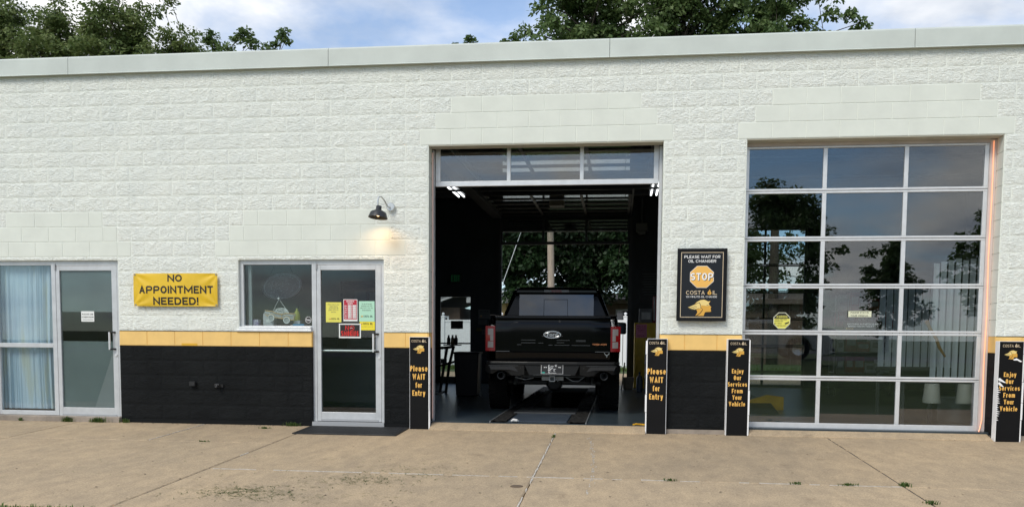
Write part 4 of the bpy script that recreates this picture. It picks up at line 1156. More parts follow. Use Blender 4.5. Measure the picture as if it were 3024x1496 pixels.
# -- stickers on the closed garage door
T = thing('warning_octagon', 'yellow and black octagonal video surveillance WARNING sign on the closed glass door', 'sign', (4.592, .2, 1.28))
yo = .214; ocz = lambda r: [(4.592+r*math.cos(R(22.5+45*k)), 1.405+r*math.sin(R(22.5+45*k))) for k in range(8)]
MB().prism(ocz(.118), yo+.012, yo).build('octagon_edge', 'print_black', T)
MB().prism(ocz(.113), yo-.0003, yo-.001).build('octagon_border', 'paper_cream', T)
MB().prism(ocz(.105), yo-.0012, yo-.0018).build('octagon_black', 'print_black', T)
text('WARNING', 4.522, 4.662, 1.441, 1.472, yo-.0022, 'paper_yellow', T, .02)
MB().prism([(4.495, 1.372), (4.495, 1.432), (4.690, 1.432), (4.690, 1.372), (4.635, 1.308), (4.55, 1.308)], yo-.0020, yo-.0025).build('yellow_field', 'paper_yellow', T)
for s_, a, b, z in (('THESE PREMISES', 4.502, 4.655, 1.413), ('PROTECTED', 4.502, 4.605, 1.390), ('BY VIDEO', 4.502, 4.592, 1.362), ('SURVEILLANCE', 4.530, 4.650, 1.333)):
    text(s_, a, b, z, z+.015, yo-.0029, 'print_black', T, .025)
MB().prism([(4.625, 1.372), (4.680, 1.392), (4.686, 1.380), (4.640, 1.356)], yo-.0028, yo-.0034).build('camera_mark', 'print_black', T)
T, y = notice('stay_sign', 'cream strip sign reading PLEASE STAY IN YOUR VEHICLE on the closed glass door', 5.408, 5.700, 1.452, 1.535, 'paper_cream', .218, 'sign')
MB().frame(5.408, 5.700, 1.452, 1.535, .004, y-.0012, y+.0004).build('sign_border', 'text_grey', T)
text('PLEASE STAY IN', 5.440, 5.660, 1.503, 1.522, y, 'print_black', T, .03); text('YOUR VEHICLE.', 5.440, 5.658, 1.463, 1.482, y, 'print_black', T, .03)
T, y = notice('question_sign', 'dark board asking ANYTHING IN PARTICULAR BRING YOU IN TODAY behind the closed glass door', 5.375, 5.855, 1.292, 1.408, 'black_sign', .30, 'sign', .006)
text('ANYTHING IN PARTICULAR', 5.420, 5.800, 1.358, 1.378, y, 'white_print', T, .03); text('BRING YOU IN TODAY?', 5.435, 5.775, 1.330, 1.349, y, 'white_print', T, .03)
text('COSTA OIL', 5.43, 5.50, 1.303, 1.315, y, 'gold_print', T, .02); emblem(5.415, 1.310, .02, y, T)
MB().box(5.59, 5.68, .30, .33, 1.409, 1.43).build('board_clip', 'black_plastic', T)
# the pane behind hangs on the door: give the board a pair of cords up to the rail
MB().cyl((5.42, .305, 1.408), (5.42, .262, 1.845), .002, 6).cyl((5.81, .305, 1.408), (5.81, .262, 1.845), .002, 6).build('cord', 'print_black', T)

# -- light strips on the jambs
tag(MB().tube([(7.060, .185, 3.62), (7.064, .185, 2.9), (7.056, .185, 2.2), (7.068, .185, 1.5), (7.060, .185, .9), (7.066, .185, .35), (7.062, .18, .17), (7.035, .16, .06), (7.018, .15, .022)], .0062, 8).build('light_strip', 'led_orange', smooth=True), 'glowing orange light strip running down the right jamb of the closed door', 'light strip')
tag(MB().tube([(.020, .19, 3.60), (.021, .19, 2.2), (.019, .19, 1.3), (.020, .19, .06)], .0085, 8).build('light_strip', 'led_pink', smooth=True), 'pale pink light strip down the left jamb of the open bay', 'light strip')

# -- curtain in the left window
def cloth(x0, x1, z0, z1, y, amp, nf, seed, gather):
    r_ = random.Random(seed); ph = [r_.uniform(0, 6.28) for _ in range(8)]
    def fn(u, v):
        x = x0+(x1-x0)*u
        f_ = u*nf*2*math.pi
        w = math.sin(f_+ph[0]+.8*math.sin(f_*.37+ph[1])+.5*v)+.45*math.sin(1.9*f_+ph[2]+1.2*v)+.25*math.sin(3.7*f_+ph[3])
        a = amp*(.55+.45*math.sin(1.3*f_/nf+ph[4]+v))*(1.0-.35*v*gather)
        return (x+.012*math.sin(5*v+ph[5])*u - .05*gather*(1-v)*(u-1)*0 + (.045*(1-v) if u > .97 else 0)*gather, y+a*w, z0+(z1-z0)*v)
    return MB().grid(fn, 150, 22)
def curtain_mat():
    m = bpy.data.materials.new('curtain'); m.use_nodes = True
    t = m.node_tree; b = t.nodes['Principled BSDF']; b.inputs['Roughness'].default_value = .85
    g = N(t, 'ShaderNodeNewGeometry'); mpp = N(t, 'ShaderNodeMapping'); mpp.inputs['Scale'].default_value = (5, 5, .7)
    nn = N(t, 'ShaderNodeTexNoise', i_Scale=1.3, i_Detail=3.0); rr = N(t, 'ShaderNodeValToRGB')
    t.links.new(g.outputs['Position'], mpp.inputs[0]); t.links.new(mpp.outputs[0], nn.inputs['Vector'])
    rr.color_ramp.elements[0].position = .36; rr.color_ramp.elements[0].color = (.54, .63, .70, 1)
    rr.color_ramp.elements[1].position = .66; rr.color_ramp.elements[1].color = (.67, .67, .58, 1)
    e = rr.color_ramp.elements.new(.55); e.color = (.65, .71, .75, 1)
    t.links.new(nn.outputs['Fac'], rr.inputs[0]); t.links.new(rr.outputs[0], b.inputs['Base Color'])
    MATS['curtain'] = m
curtain_mat()
tag(cloth(-6.30, -5.455, .10, 2.13, .155, .026, 9, 4, 1).build('window_curtain', 'curtain', smooth='all'), 'pale blue gathered curtain hanging in the left window', 'curtain')

# -- things in the office window
T = thing('car_sign', 'hanging car-shaped tube light sign, tan and white, in the office window', 'sign', (-2.1, .13, 1.33))
carp = [(-.215, .09), (-.215, .035), (-.19, .02), (-.165, .015), (-.16, -.03), (-.12, -.055), (-.08, -.03), (-.07, -.02), (.05, -.035), (.06, -.07), (.10, -.09), (.14, -.07), (.145, -.045), (.20, -.055), (.225, .02), (.222, .045), (.14, .05), (.105, .10), (.07, .118), (-.02, .118), (-.06, .10), (-.08, .075)]
cx_, cz_ = -2.10, 1.425
cs = lambda pts: [(cx_+a, cz_+b) for a, b in pts]
MB().prism(cs(carp), .125, .131).build('acrylic_back', mat('acrylic', (.36, .37, .36), .35), T)
def ctube(pts, m, r=.0055, closed=False):
    p = [(cx_+a, .119, cz_+b) for a, b in pts]
    if closed: p.append(p[0])
    MB().tube(p, r, 6).build('sign_tube', m, T, smooth=True)
mat('tube_tan', (.62, .40, .16), .4); mat('tube_white', (.78, .80, .78), .4)
ctube([(-.205, .082), (-.09, .068), (-.07, .05), (.03, .03), (.10, .045), (.215, .038)], 'tube_tan')
ctube([(-.205, .03), (-.17, .01)], 'tube_tan'); ctube([(-.07, -.012), (.05, -.028)], 'tube_tan'); ctube([(.03, .03), (.035, 0), (.02, -.02)], 'tube_tan', .004)
ctube([(.15, -.045), (.20, -.045), (.212, .02)], 'tube_tan')
ctube([(-.05, .06), (-.04, .10), (-.01, .108), (.07, .108), (.10, .09), (.13, .05)], 'tube_white')
ctube([(-.03, .055), (-.015, .085), (.03, .085), (.05, .05)], 'tube_white', .0045, True)
for k in range(3): ctube([(.07, .09-.016*k), (.115, .088-.018*k)], 'tube_white', .004)
ctube([(-.20, .055), (-.15, .05), (-.13, .035)], 'tube_white', .0045); ctube([(.06, .022), (.19, .022)], 'tube_white', .0045)
for wx, wz in ((-.12, -.018), (.10, -.048)):
    ctube([(wx+.042*math.cos(R(20*k)), wz+.042*math.sin(R(20*k))) for k in range(18)], 'tube_white', .006, True)
    ctube([(wx+.052*math.cos(R(20*k)), wz+.052*math.sin(R(20*k))) for k in range(1, 9)], 'tube_tan', .004)
MB().tube([(-2.19, .12, 1.50), (-2.105, .12, 1.665), (-1.98, .12, 1.49)], .0035, 6).cyl((-2.105, .118, 1.672), (-2.105, .098, 1.672), .012, 10).build('hanging_cord', 'tube_white', T)
T = thing('oval_led_sign', 'unlit oval dotted sign hanging above the car sign in the office window', 'sign', (-2.13, .3, 1.66))
el = [(-2.13+.29*math.cos(R(10*k)), 1.85+.185*math.sin(R(10*k))+.06*math.cos(R(10*k))*.5) for k in range(36)]
MB().prism(el, .30, .33).build('oval_panel', mat('led_panel', (.012, .014, .02), .35), T)
MB().tube([(a, .298, b) for a, b in el]+[(el[0][0], .298, el[0][1])], .008, 6).build('oval_rim', 'black_plastic', T)
dots = MB(); r_ = random.Random(5)
for k in range(260):
    a = r_.uniform(0, 6.283); q = math.sqrt(r_.random())*.92
    if k < 90: q, a = .88, k*6.283/90
    x, z = -2.13+.29*q*math.cos(a), 1.85+.185*q*math.sin(a)+.03*q*math.cos(a)
    dots.box(x-.003, x+.003, .295, .2995, z-.003, z+.003)
tag(dots.build('led_dots', mat('led_dot', (.22, .25, .30), .4), T), kind='stuff')
MB().tube([(-2.30, .315, 2.02), (-2.25, .315, 2.12)], .002, 5).tube([(-1.98, .315, 2.03), (-2.02, .315, 2.12)], .002, 5).build('hanging_cord', 'black_plastic', T)
MB().box(-2.575, -1.615, .118, .42, 1.262, 1.298).build('inner_sill', 'office_dark', sfo)
T = thing('router_box', 'white upright plastic box behind the car sign on the window sill', 'box', (-2.28, .24, 1.298))
MB().prism([(-2.36, 1.2985), (-2.205, 1.2985), (-2.205, 1.46), (-2.25, 1.485), (-2.33, 1.485), (-2.36, 1.46)], .17, .29).build('housing', 'box_white', T, bevel=.01)
MB().box(-2.31, -2.25, .167, .1695, 1.345, 1.385).build('label_patch', 'paper_white', T)
MB().box(-2.262, -2.25, .1665, .1669, 1.36, 1.385).build('printed_mark', 'print_black', T)
tag(MB().box(-2.57, -2.42, .16, .25, 1.2985, 1.385).build('patterned_box', 'box_purple', bevel=.004), 'small purple patterned box at the left end of the window sill', 'box')
T = thing('blue_box', 'flat bright blue box on the office window sill', 'box', (-1.84, .2, 1.298))
MB().box(-1.93, -1.765, .15, .26, 1.2985, 1.325).build('carton', 'box_blue', T, bevel=.003)
MB().box(-1.925, -1.77, .155, .255, 1.3255, 1.328).build('lid_sheet', 'box_blue', T)
T = thing('white_carton', 'small white carton standing on the flat blue box', 'box', (-1.87, .2, 1.328))
MB().box(-1.915, -1.835, .18, .25, 1.3285, 1.375).build('carton', 'box_white', T, bevel=.003)
MB().box(-1.95, -1.925, .14, .17, 1.2985, 1.312).build('flap', 'box_white', T)
T = thing('lime_bottle', 'tall lime green bottle standing behind the car sign', 'bottle', (-1.93, .33, 1.298))
MB().lathe([(.0, 0), (.045, 0), (.05, .01), (.05, .13), (.035, .19), (.015, .22), (.015, .25), (0, .25)], (-1.93, .33, 1.2985), 16).build('bottle_body', 'lime', T, smooth=True)
MB().cyl((-1.93, .33, 1.545), (-1.93, .33, 1.575), .018, 12).build('bottle_cap', 'print_black', T)
# office furniture seen dimly
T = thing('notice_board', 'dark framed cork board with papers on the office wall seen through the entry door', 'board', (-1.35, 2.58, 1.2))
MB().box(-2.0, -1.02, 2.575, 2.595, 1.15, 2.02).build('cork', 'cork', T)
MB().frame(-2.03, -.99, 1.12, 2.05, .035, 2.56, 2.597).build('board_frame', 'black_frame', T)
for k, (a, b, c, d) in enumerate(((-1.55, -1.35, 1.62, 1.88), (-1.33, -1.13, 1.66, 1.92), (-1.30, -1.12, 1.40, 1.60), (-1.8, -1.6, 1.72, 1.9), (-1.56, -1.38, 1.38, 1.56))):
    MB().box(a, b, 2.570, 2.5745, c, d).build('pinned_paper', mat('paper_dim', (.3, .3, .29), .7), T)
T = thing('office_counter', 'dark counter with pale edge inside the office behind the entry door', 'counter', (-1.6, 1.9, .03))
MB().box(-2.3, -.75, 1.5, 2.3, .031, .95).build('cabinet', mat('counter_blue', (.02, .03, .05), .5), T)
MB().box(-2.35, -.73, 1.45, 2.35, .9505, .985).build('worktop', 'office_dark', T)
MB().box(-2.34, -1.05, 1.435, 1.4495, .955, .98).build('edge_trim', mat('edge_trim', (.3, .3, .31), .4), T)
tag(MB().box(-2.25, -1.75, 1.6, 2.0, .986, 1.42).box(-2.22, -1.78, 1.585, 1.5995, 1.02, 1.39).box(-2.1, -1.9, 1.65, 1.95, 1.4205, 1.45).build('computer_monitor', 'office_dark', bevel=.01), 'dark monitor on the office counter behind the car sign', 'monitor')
MB().box(-3.66, -.71, .23, 2.59, .0305, .034).build('office_carpet', mat('carpet', (.05, .055, .055), .9), floor)
# ================================================================ PICKUP TRUCK (local: y forward from the tailgate, z up from the floor)
TR = thing('pickup_truck', 'black pickup truck seen from behind, parked inside the open bay', 'truck', (1.553, 1.38, .03), R(2.6))
TL = dict(parent=TR, local=True)
AX_R, AX_F, RT, TW = 1.14, 4.83, .425, .29
def zbot(y):
    z = .50
    for c in (AX_R, AX_F):
        d = abs(y-c)
        if d < .52: z = max(z, .42+math.sqrt(.52**2-d*d))
    if y < .30: z = max(z, .70)
    return z
def ztop(y):
    if y < 1.78: return 1.455
    if y < 4.0: return 1.43
    return 1.36-.10*((y-4.0)/1.85)
def xs_(z, y):
    t = (z-1.02)/.44
    w = .985 - .055*max(0, t)**2 - .035*max(0, -t)**1.5
    if y > 5.2: w -= .16*((y-5.2)/.65)**2
    if y < .12: w -= .05*(1-y/.12)**2
    return w
ys = sorted(set([0, .03, .07, .12, .2, .3, .301] + list(np.linspace(.32, 5.85, 90)) + [c+s_*.52*math.sin(R(a)) for c in (AX_R, AX_F) for s_ in (-1, 1) for a in range(0, 91, 10)]))
for sg in (-1, 1):
    mb = MB(); nv = 12
    for y in ys:
        for j in range(nv+1):
            z = zbot(y)+(ztop(y)-zbot(y))*j/nv
            mb.v.append((sg*xs_(z, y), y, z))
    for i in range(len(ys)-1):
        for j in range(nv):
            a = i*(nv+1)+j; q = (a, a+nv+1, a+nv+2, a+1); mb.f.append(q if sg < 0 else q[::-1])
    mb.build('body_side', 'black_paint', smooth=True, **TL)
    # top rail cap of the bed
    MB().box(min(sg*.83, sg*.935), max(sg*.83, sg*.935), .02, 1.76, 1.445, 1.468).build('bed_rail', 'trim_black', bevel=.01, **TL)
    MB().box(min(sg*.80, sg*.829), max(sg*.80, sg*.829), .07, 1.74, .95, 1.45).build('bed_inner_side', 'trim_black', **TL)
    for c in (AX_R, AX_F):
        pts = [(sg*.975, c+.525*math.cos(R(a)), .42+.525*math.sin(R(a))) for a in range(8, 173, 6)]
        MB().tube(pts, [.03]*len(pts), 8).build('wheel_flare', 'trim_black', smooth=True, **TL)
    # mirror
    MB().box(min(sg*1.0, sg*1.10), max(sg*1.0, sg*1.10), 3.86, 3.98, 1.22, 1.27).build('mirror_arm', 'black_paint', bevel=.01, **TL)
    MB().prism([(3.84, 1.20), (3.98, 1.22), (4.0, 1.40), (3.86, 1.43)], min(sg*1.06, sg*1.27), max(sg*1.06, sg*1.27), 'x').build('side_mirror', 'black_paint', bevel=.03, **TL)
    # door and handle lines
    for yd in (2.55, 3.55): MB().box(min(sg*.975, sg*.995), max(sg*.975, sg*.995), yd, yd+.15, 1.18, 1.21).build('door_handle', 'black_paint', bevel=.008, **TL)
# bed floor, front bulkhead, underside, hood and front
MB().box(-.80, .80, .06, 1.76, .88, .94).box(-.84, .84, 1.70, 1.76, .9405, 1.45).build('bed_floor', 'trim_black', **TL)
MB().box(-.78, .78, .25, 5.3, .56, .70).build('underbody', 'pit_dark', **TL)
def hood(u, v):
    y = 4.0+1.8*v; x = (u-.5)*2*(.93-.1*max(0, v-.6))
    return (x, y, 1.36-.10*v - .05*(abs(u-.5)*2)**3 + .03*math.sin(math.pi*u) - .12*max(0, v-.85)**1.2)
MB().grid(hood, 16, 14).build('hood', 'black_paint', smooth='all', **TL)
MB().box(-.86, .86, 5.70, 5.84, .55, 1.20).build('front_fascia', 'black_paint', bevel=.04, **TL)
MB().box(-.70, .70, 5.841, 5.86, .80, 1.12).build('grille', 'trim_black', **TL)
MB().box(-.92, .92, 5.78, 5.95, .48, .72).build('front_bumper', 'bumper_grey', bevel=.03, **TL)
for sg in (-1, 1): MB().box(min(sg*.66, sg*.88), max(sg*.66, sg*.88), 5.8415, 5.855, .9, 1.15).build('headlight', 'clear_lens', bevel=.01, **TL)
# cab greenhouse: rings of half-width / y / z
cab = MB()
def cabring(z, yr, yf, w, n=6, rad=.10):
    pts = []
    for (cx0, cy0, a0) in ((-(w-rad), yr+rad, 180), (-(w-rad), yf-rad, 90), ((w-rad), yf-rad, 0), ((w-rad), yr+rad, -90)):
        for k in range(n+1):
            a = R(a0-90*k/n + (90 if False else 0))
            pts.append((cx0+rad*math.cos(a), cy0+rad*math.sin(a)*1.0, z))
    return pts
def ring2(z, yr, yf, w, rad):
    pts = []; n = 6
    for cx0, cy0, a0 in ((w-rad, yf-rad, 0), (-(w-rad), yf-rad, 90), (-(w-rad), yr+rad, 180), (w-rad, yr+rad, 270)):
        for k in range(n+1):
            a = R(a0+90*k/n); pts.append((cx0+rad*math.cos(a), cy0+rad*math.sin(a), z))
    return pts
rings = [ring2(1.30, 1.765, 4.25, .925, .05), ring2(1.44, 1.785, 4.12, .905, .06), ring2(1.62, 1.813, 3.85, .835, .07), ring2(1.80, 1.842, 3.55, .765, .08), ring2(1.90, 1.860, 3.36, .722, .09), ring2(1.945, 1.89, 3.25, .695, .12), ring2(1.975, 2.0, 3.12, .63, .14), ring2(1.99, 2.2, 2.95, .48, .15)]
m_ = len(rings[0])
for rg in rings: cab.v += rg
for i in range(len(rings)-1):
    for j in range(m_):
        k = (j+1) % m_; cab.f.append((i*m_+j, i*m_+k, (i+1)*m_+k, (i+1)*m_+j))
cab.f.append(tuple((len(rings)-1)*m_+j for j in range(m_)))
cab.build('cab', 'black_paint', smooth=True, **TL)
def rearY(z):
    zs = [1.30, 1.44, 1.62, 1.80, 1.90]; yy = [1.765, 1.785, 1.813, 1.842, 1.860]
    return float(np.interp(z, zs, yy))
# rear window, dark privacy glass with a sliding centre light
def rglass(xa, xb, xa2, xb2, z0, z1, off, m, name, par=None):
    mb = MB()
    def fn(u, v):
        z = z0+(z1-z0)*v; a = xa+(xa2-xa)*v; b = xb+(xb2-xb)*v; x = a+(b-a)*u
        return (x, rearY(z)-off+.02*(x/.8)**2, z)
    mb.grid(fn, 14, 6)
    return mb.build(name, m, par or TR, smooth='all', local=True)
mat('privacy_glass', (.004, .005, .006), .03, spec=.8, coat=.6)
rw = rglass(-.80, .80, -.685, .685, 1.455, 1.845, .012, 'privacy_glass', 'rear_window')
for x0, x1 in ((-.212, -.204), (.184, .192)):
    rglass(x0, x1, x0*.98, x1*.98, 1.46, 1.76, .016, 'black_plastic', 'slider_bar', rw)
rglass(-.212, .192, -.208, .19, 1.76, 1.768, .016, 'black_plastic', 'slider_bar', rw)
MB().prism([(-.70, 1.862), (.70, 1.862), (.66, 1.935), (-.66, 1.935)], 1.83, 1.95).build('roof_spoiler', 'black_paint', bevel=.02, **TL)
bl_ = MB().box(-.21, .21, 1.815, 1.8295, 1.878, 1.925).build('high_brake_light', 'clear_lens', bevel=.006, **TL)
MB().box(-.085, .085, 1.807, 1.8145, 1.882, 1.921).build('red_lamp', 'red_lens', bl_, local=True)
# side windows and windscreen
for sg in (-1, 1):
    def sw(u, v, sg=sg):
        z = 1.46+.40*v; y = (1.98+.12*v)+((3.75-.62*v)-(1.98+.12*v))*u
        w = float(np.interp(z, [1.44, 1.62, 1.80, 1.90], [.905, .835, .765, .722]))
        return (sg*(w+.004), y, z)
    MB().grid(sw, 8, 4).build('side_window', 'privacy_glass', smooth='all', **TL)
def ws(u, v):
    z = 1.40+.47*v; w = float(np.interp(z, [1.30, 1.44, 1.62, 1.80, 1.90], [.85, .82, .75, .68, .63])); y = float(np.interp(z, [1.30, 1.44, 1.62, 1.80, 1.90], [4.25, 4.12, 3.85, 3.55, 3.36]))
    return ((u-.5)*2*w, y+.008, z)
MB().grid(ws, 8, 6).build('windscreen', 'privacy_glass', smooth='all', **TL)
# tailgate: pressed panel, profile y(z)
tgp = [(.795, .03), (.80, .0), (.84, -.012), (.90, -.016), (.925, -.020), (.935, -.030), (.95, -.030), (1.06, -.034), (1.20, -.038), (1.285, -.040), (1.292, -.039), (1.336, -.027), (1.341, .002), (1.37, .006), (1.395, .004), (1.402, -.012), (1.412, -.026), (1.43, -.028), (1.447, -.022), (1.455, .0), (1.455, .05)]
def tgy(z): return float(np.interp(z, [p[0] for p in tgp], [p[1] for p in tgp]))
def tg(u, v):
    i = v*(len(tgp)-1); k = int(min(i, len(tgp)-2)); f_ = i-k
    z = tgp[k][0]+(tgp[k+1][0]-tgp[k][0])*f_; y = tgp[k][1]+(tgp[k+1][1]-tgp[k][1])*f_
    x = (u-.5)*2*.838
    # shoulder line rises a little in the middle
    if 1.288 < z < 1.36: z += .018*max(0, min(1, (.62-abs(x))/.08))
    return (x, y+.018*(x/.84)**4, z)
tgo = MB().grid(tg, 44, len(tgp)-1).build('tailgate', 'black_paint', smooth=True, **TL)
MB().box(-.83, .83, .05, .065, .80, 1.45).build('tailgate_inner', 'trim_black', tgo, local=True)
tf = lambda off: (lambda a, b: tgy(b)+.018*(a/.84)**4-off)
for x0, x1 in ((-.83, -.235), (-.225, .205), (.215, .83)):
    MB().box(x0, x1, -.0335, -.0265, 1.436, 1.444).build('spoiler_edge', 'bumper_grey', tgo, local=True)
# badge, painted glints of pressed lettering, model script and wing emblem
be = MB()
oval = lambda a, b, n=36: [(-.005+a*math.cos(2*math.pi*k/n), 1.178+b*math.sin(2*math.pi*k/n)) for k in range(n)]
badge = MB().prism(oval(.128, .054), -.040, -.050).build('badge', 'chrome', tgo, local=True)
MB().prism(oval(.116, .044), -.0503, -.0525).build('badge_face', 'print_black', badge, local=True)
rg = oval(.108, .0375); MB().tube([(a, -.0535, b) for a, b in rg]+[(rg[0][0], -.0535, rg[0][1])], .0018, 5).build('badge_ring', 'chrome', badge, local=True)
font_text('Ford', -.080, .070, 1.152, 1.206, -.0542, 'chrome', tgo, .01, local=True, name='badge_script')
for x0, x1 in ((-.165, -.128), (.118, .155)): MB().prism([(x0, 1.165), (x1, 1.165), (x1, 1.15), (x0+.02, 1.145)] if x0 < 0 else [(x0, 1.165), (x1, 1.165), (x1-.02, 1.145), (x0, 1.15)], -.040, -.048).build('badge_bracket', 'bumper_grey', tgo, local=True)
mat('edge_glint_grey', (.10, .105, .11), .3, metal=.5)  # pale grey for glints painted on pressed edges; the sensors share it
def stroke(x0, x1, z): MB().box(x0, x1, -.0395, -.0355, z-.0022, z+.0022).build('letter_edge_glint', 'edge_glint_grey', tgo, local=True)  # thin pale bars painted in for light caught on letter edges
for x0, x1, z in ((-.46, -.25, 1.098), (-.46, -.25, 1.058), (-.52, -.455, 1.030), (-.21, -.135, 1.056), (-.06, .0, 1.026), (.06, .25, 1.096), (.06, .17, 1.062), (.03, .245, 1.026), (.34, .48, 1.096), (.34, .48, 1.082), (.28, .545, 1.024)): stroke(x0, x1, z)
text('TREMOR', .575, .785, 1.028, 1.050, 0, mat('tremor_orange', (.55, .22, .09), .4), tgo, .02, local=True, yfn=tf(.004))
wing = [(0, 0), (-.012, .018), (-.03, .03), (-.042, .062), (-.03, .05), (-.022, .035), (-.012, .028), (0, .022), (.012, .028), (.022, .035), (.03, .05), (.042, .062), (.03, .03), (.012, .018)]
MB().prism([(.79+a, .865+b) for a, b in wing], -.018, -.021).prism([(.776, .870), (.79, .852), (.804, .870), (.79, .862)], -.018, -.021).build('wing_emblem', 'chrome', tgo, local=True)
for sg in (-1, 1):
    a, b = (.62, .83) if sg > 0 else (-.83, -.63)
    MB().box(a, b, -.037, -.026, .928, .936).build('crease_glint', 'edge_glint_grey', tgo, local=True)  # pale bar painted as the highlight along the lower crease
MB().cyl((.10, -.02, 1.372), (.10, .006, 1.372), .017, 14).build('reversing_camera', 'black_plastic', tgo, local=True)
# tail lights
for sg in (-1, 1):
    def tl(x0, x1, z0, z1, m, name, off=0.0, par=None):
        a, b = (x0, x1) if sg > 0 else (-x1, -x0)
        mb = MB()
        def fn(u, v):
            x = a+(b-a)*u; z = z0+(z1-z0)*v
            return (x, -.034-off+.16*max(0, (abs(x)-.90))**1.0*1.2, z)
        mb.grid(fn, 6, 4)
        k = len(mb.v); mb.v += [(p[0], .12, p[2]) for p in mb.v[:k]]
        n5 = 5
        for i in range(6):
            mb.f += [(i*n5, k+i*n5, k+(i+1)*n5, (i+1)*n5), (i*n5+4, (i+1)*n5+4, k+(i+1)*n5+4, k+i*n5+4)]
        for j in range(4):
            mb.f += [(j, j+1, k+j+1, k+j), (30+j, k+30+j, k+30+j+1, 30+j+1)]
        return mb.build(name, m, par or TR, local=True, smooth=True)
    base = tl(.842, .985, .935, 1.300, 'red_lens', 'tail_light')
    tl(.868, .950, 1.17, 1.262, 'clear_lens', 'reflector', .004, base)
    tl(.868, .915, 1.085, 1.168, 'clear_lens', 'reflector', .004, base)
    tl(.868, .950, .985, 1.075, 'clear_lens', 'reflector', .004, base)
    tl(.916, .984, 1.078, 1.168, mat('red_lens_dark', (.16, .004, .006), .15, coat=1.0), 'brake_lens', .003, base)
# rear bumper: plan-shaped bar with a number-plate recess
plan = [(-.975, .30), (-.985, .12), (-.955, -.03), (-.90, -.085), (-.42, -.145), (-.36, -.155), (.36, -.155), (.42, -.145), (.90, -.085), (.955, -.03), (.985, .12), (.975, .30), (.90, .30), (.88, .05), (-.88, .05), (-.90, .30)]
bp_ = MB().prism(plan, .735, .785, 'z').build('rear_bumper', 'bumper_grey', bevel=.012, **TL)
for sg in (-1, 1):
    mb = MB()
    fa = [(.36, .735), (.985, .735), (.985, .62), (.88, .585), (.62, .585), (.46, .60)]
    mb.v = []
    def yb(x): return float(np.interp(x, [.36, .42, .90, .955, .985], [-.150, -.140, -.080, -.025, .10]))
    n = 26; tops, bots = [], []
    for i in range(n+1):
        x = .40+(.983-.40)*i/n
        zb = float(np.interp(x, [.40, .46, .60, .64, .70, .78, .84, .88, .985], [.60, .585, .585, .625, .655, .655, .625, .60, .635]))
        tops.append((sg*x, yb(x)+.006, .735)); bots.append((sg*x, yb(x)+.022, zb))
    mb.v = tops+bots; mb.f = [(i, i+1, n+1+i+1, n+1+i) if sg < 0 else (i+1, i, n+1+i, n+1+i+1) for i in range(n)]
    s_ = mb.build('bumper_corner', 'bumper_grey', bp_, local=True)
    so = s_.modifiers.new('solid', 'SOLIDIFY'); so.thickness = .03; so.offset = 0
    MB().prism([(sg*.47, .715), (sg*.90, .715), (sg*.90, .665), (sg*.62, .665), (sg*.50, .64)], -.13, -.10).build('bumper_insert', 'black_plastic', bp_, local=True)
    MB().box(min(sg*.47, sg*.93), max(sg*.47, sg*.93), -.128 if False else -.139, -.12, .722, .727).build('bumper_edge', 'edge_glint_grey', bp_, local=True)
    for px in (.45, .90): MB().cyl((sg*px, yb(px)-.004, .70), (sg*px, yb(px)+.02, .70), .013, 12).build('parking_sensor', 'edge_glint_grey', bp_, local=True)
    # exhaust tip
    MB().lathe([(.040, .30), (.052, .30), (.056, -.06), (.050, -.065), (.044, -.06), (.040, .30)], (sg*.755, .02, .575), 24, 'y').build('exhaust_tip', 'steel_dark', smooth=True, **TL)
    MB().cyl((sg*.755, .25, .575), (sg*.70, 1.2, .60), .04, 10).build('exhaust_pipe', 'steel_dark', **TL)
MB().prism([(-.40, .735), (.40, .735), (.33, .590), (-.33, .590)], -.135, -.10).build('bumper_centre', 'bumper_grey', bp_, local=True)
MB().box(-.27, .27, -.152, -.137, .592, .598).build('step_edge', 'edge_glint_grey', bp_, local=True)
# number plate
npl = MB().box(-.160, .160, -.150, -.141, .610, .768).build('number_plate', 'plate_white', bevel=.002, **TL)
MB().box(-.154, .154, -.1515, -.1503, .616, .762).build('plate_field', mat('plate_dark', (.02, .02, .022), .4), npl, local=True)
rr_ = random.Random(11)
pm = MB()
for k in range(26):
    x = rr_.uniform(-.05, .055); z = rr_.uniform(.628, .742)
    pm.box(x-rr_.uniform(.004, .02), x+rr_.uniform(.004, .02), -.1528, -.1517, z-.0025, z+.003)
pm.box(-.052, -.046, -.1529, -.1517, .625, .745).box(-.05, .06, -.1530, -.1518, .622, .627)
for x in (-.11, -.085, .10, .12): pm.box(x-.008, x+.008, -.1528, -.1517, .70, .712)
pm.build('plate_marks', 'plate_white', npl, local=True)
MB().box(-.145, -.105, -.1528, -.1517, .620, .640).build('plate_sticker', 'teal', npl, local=True)
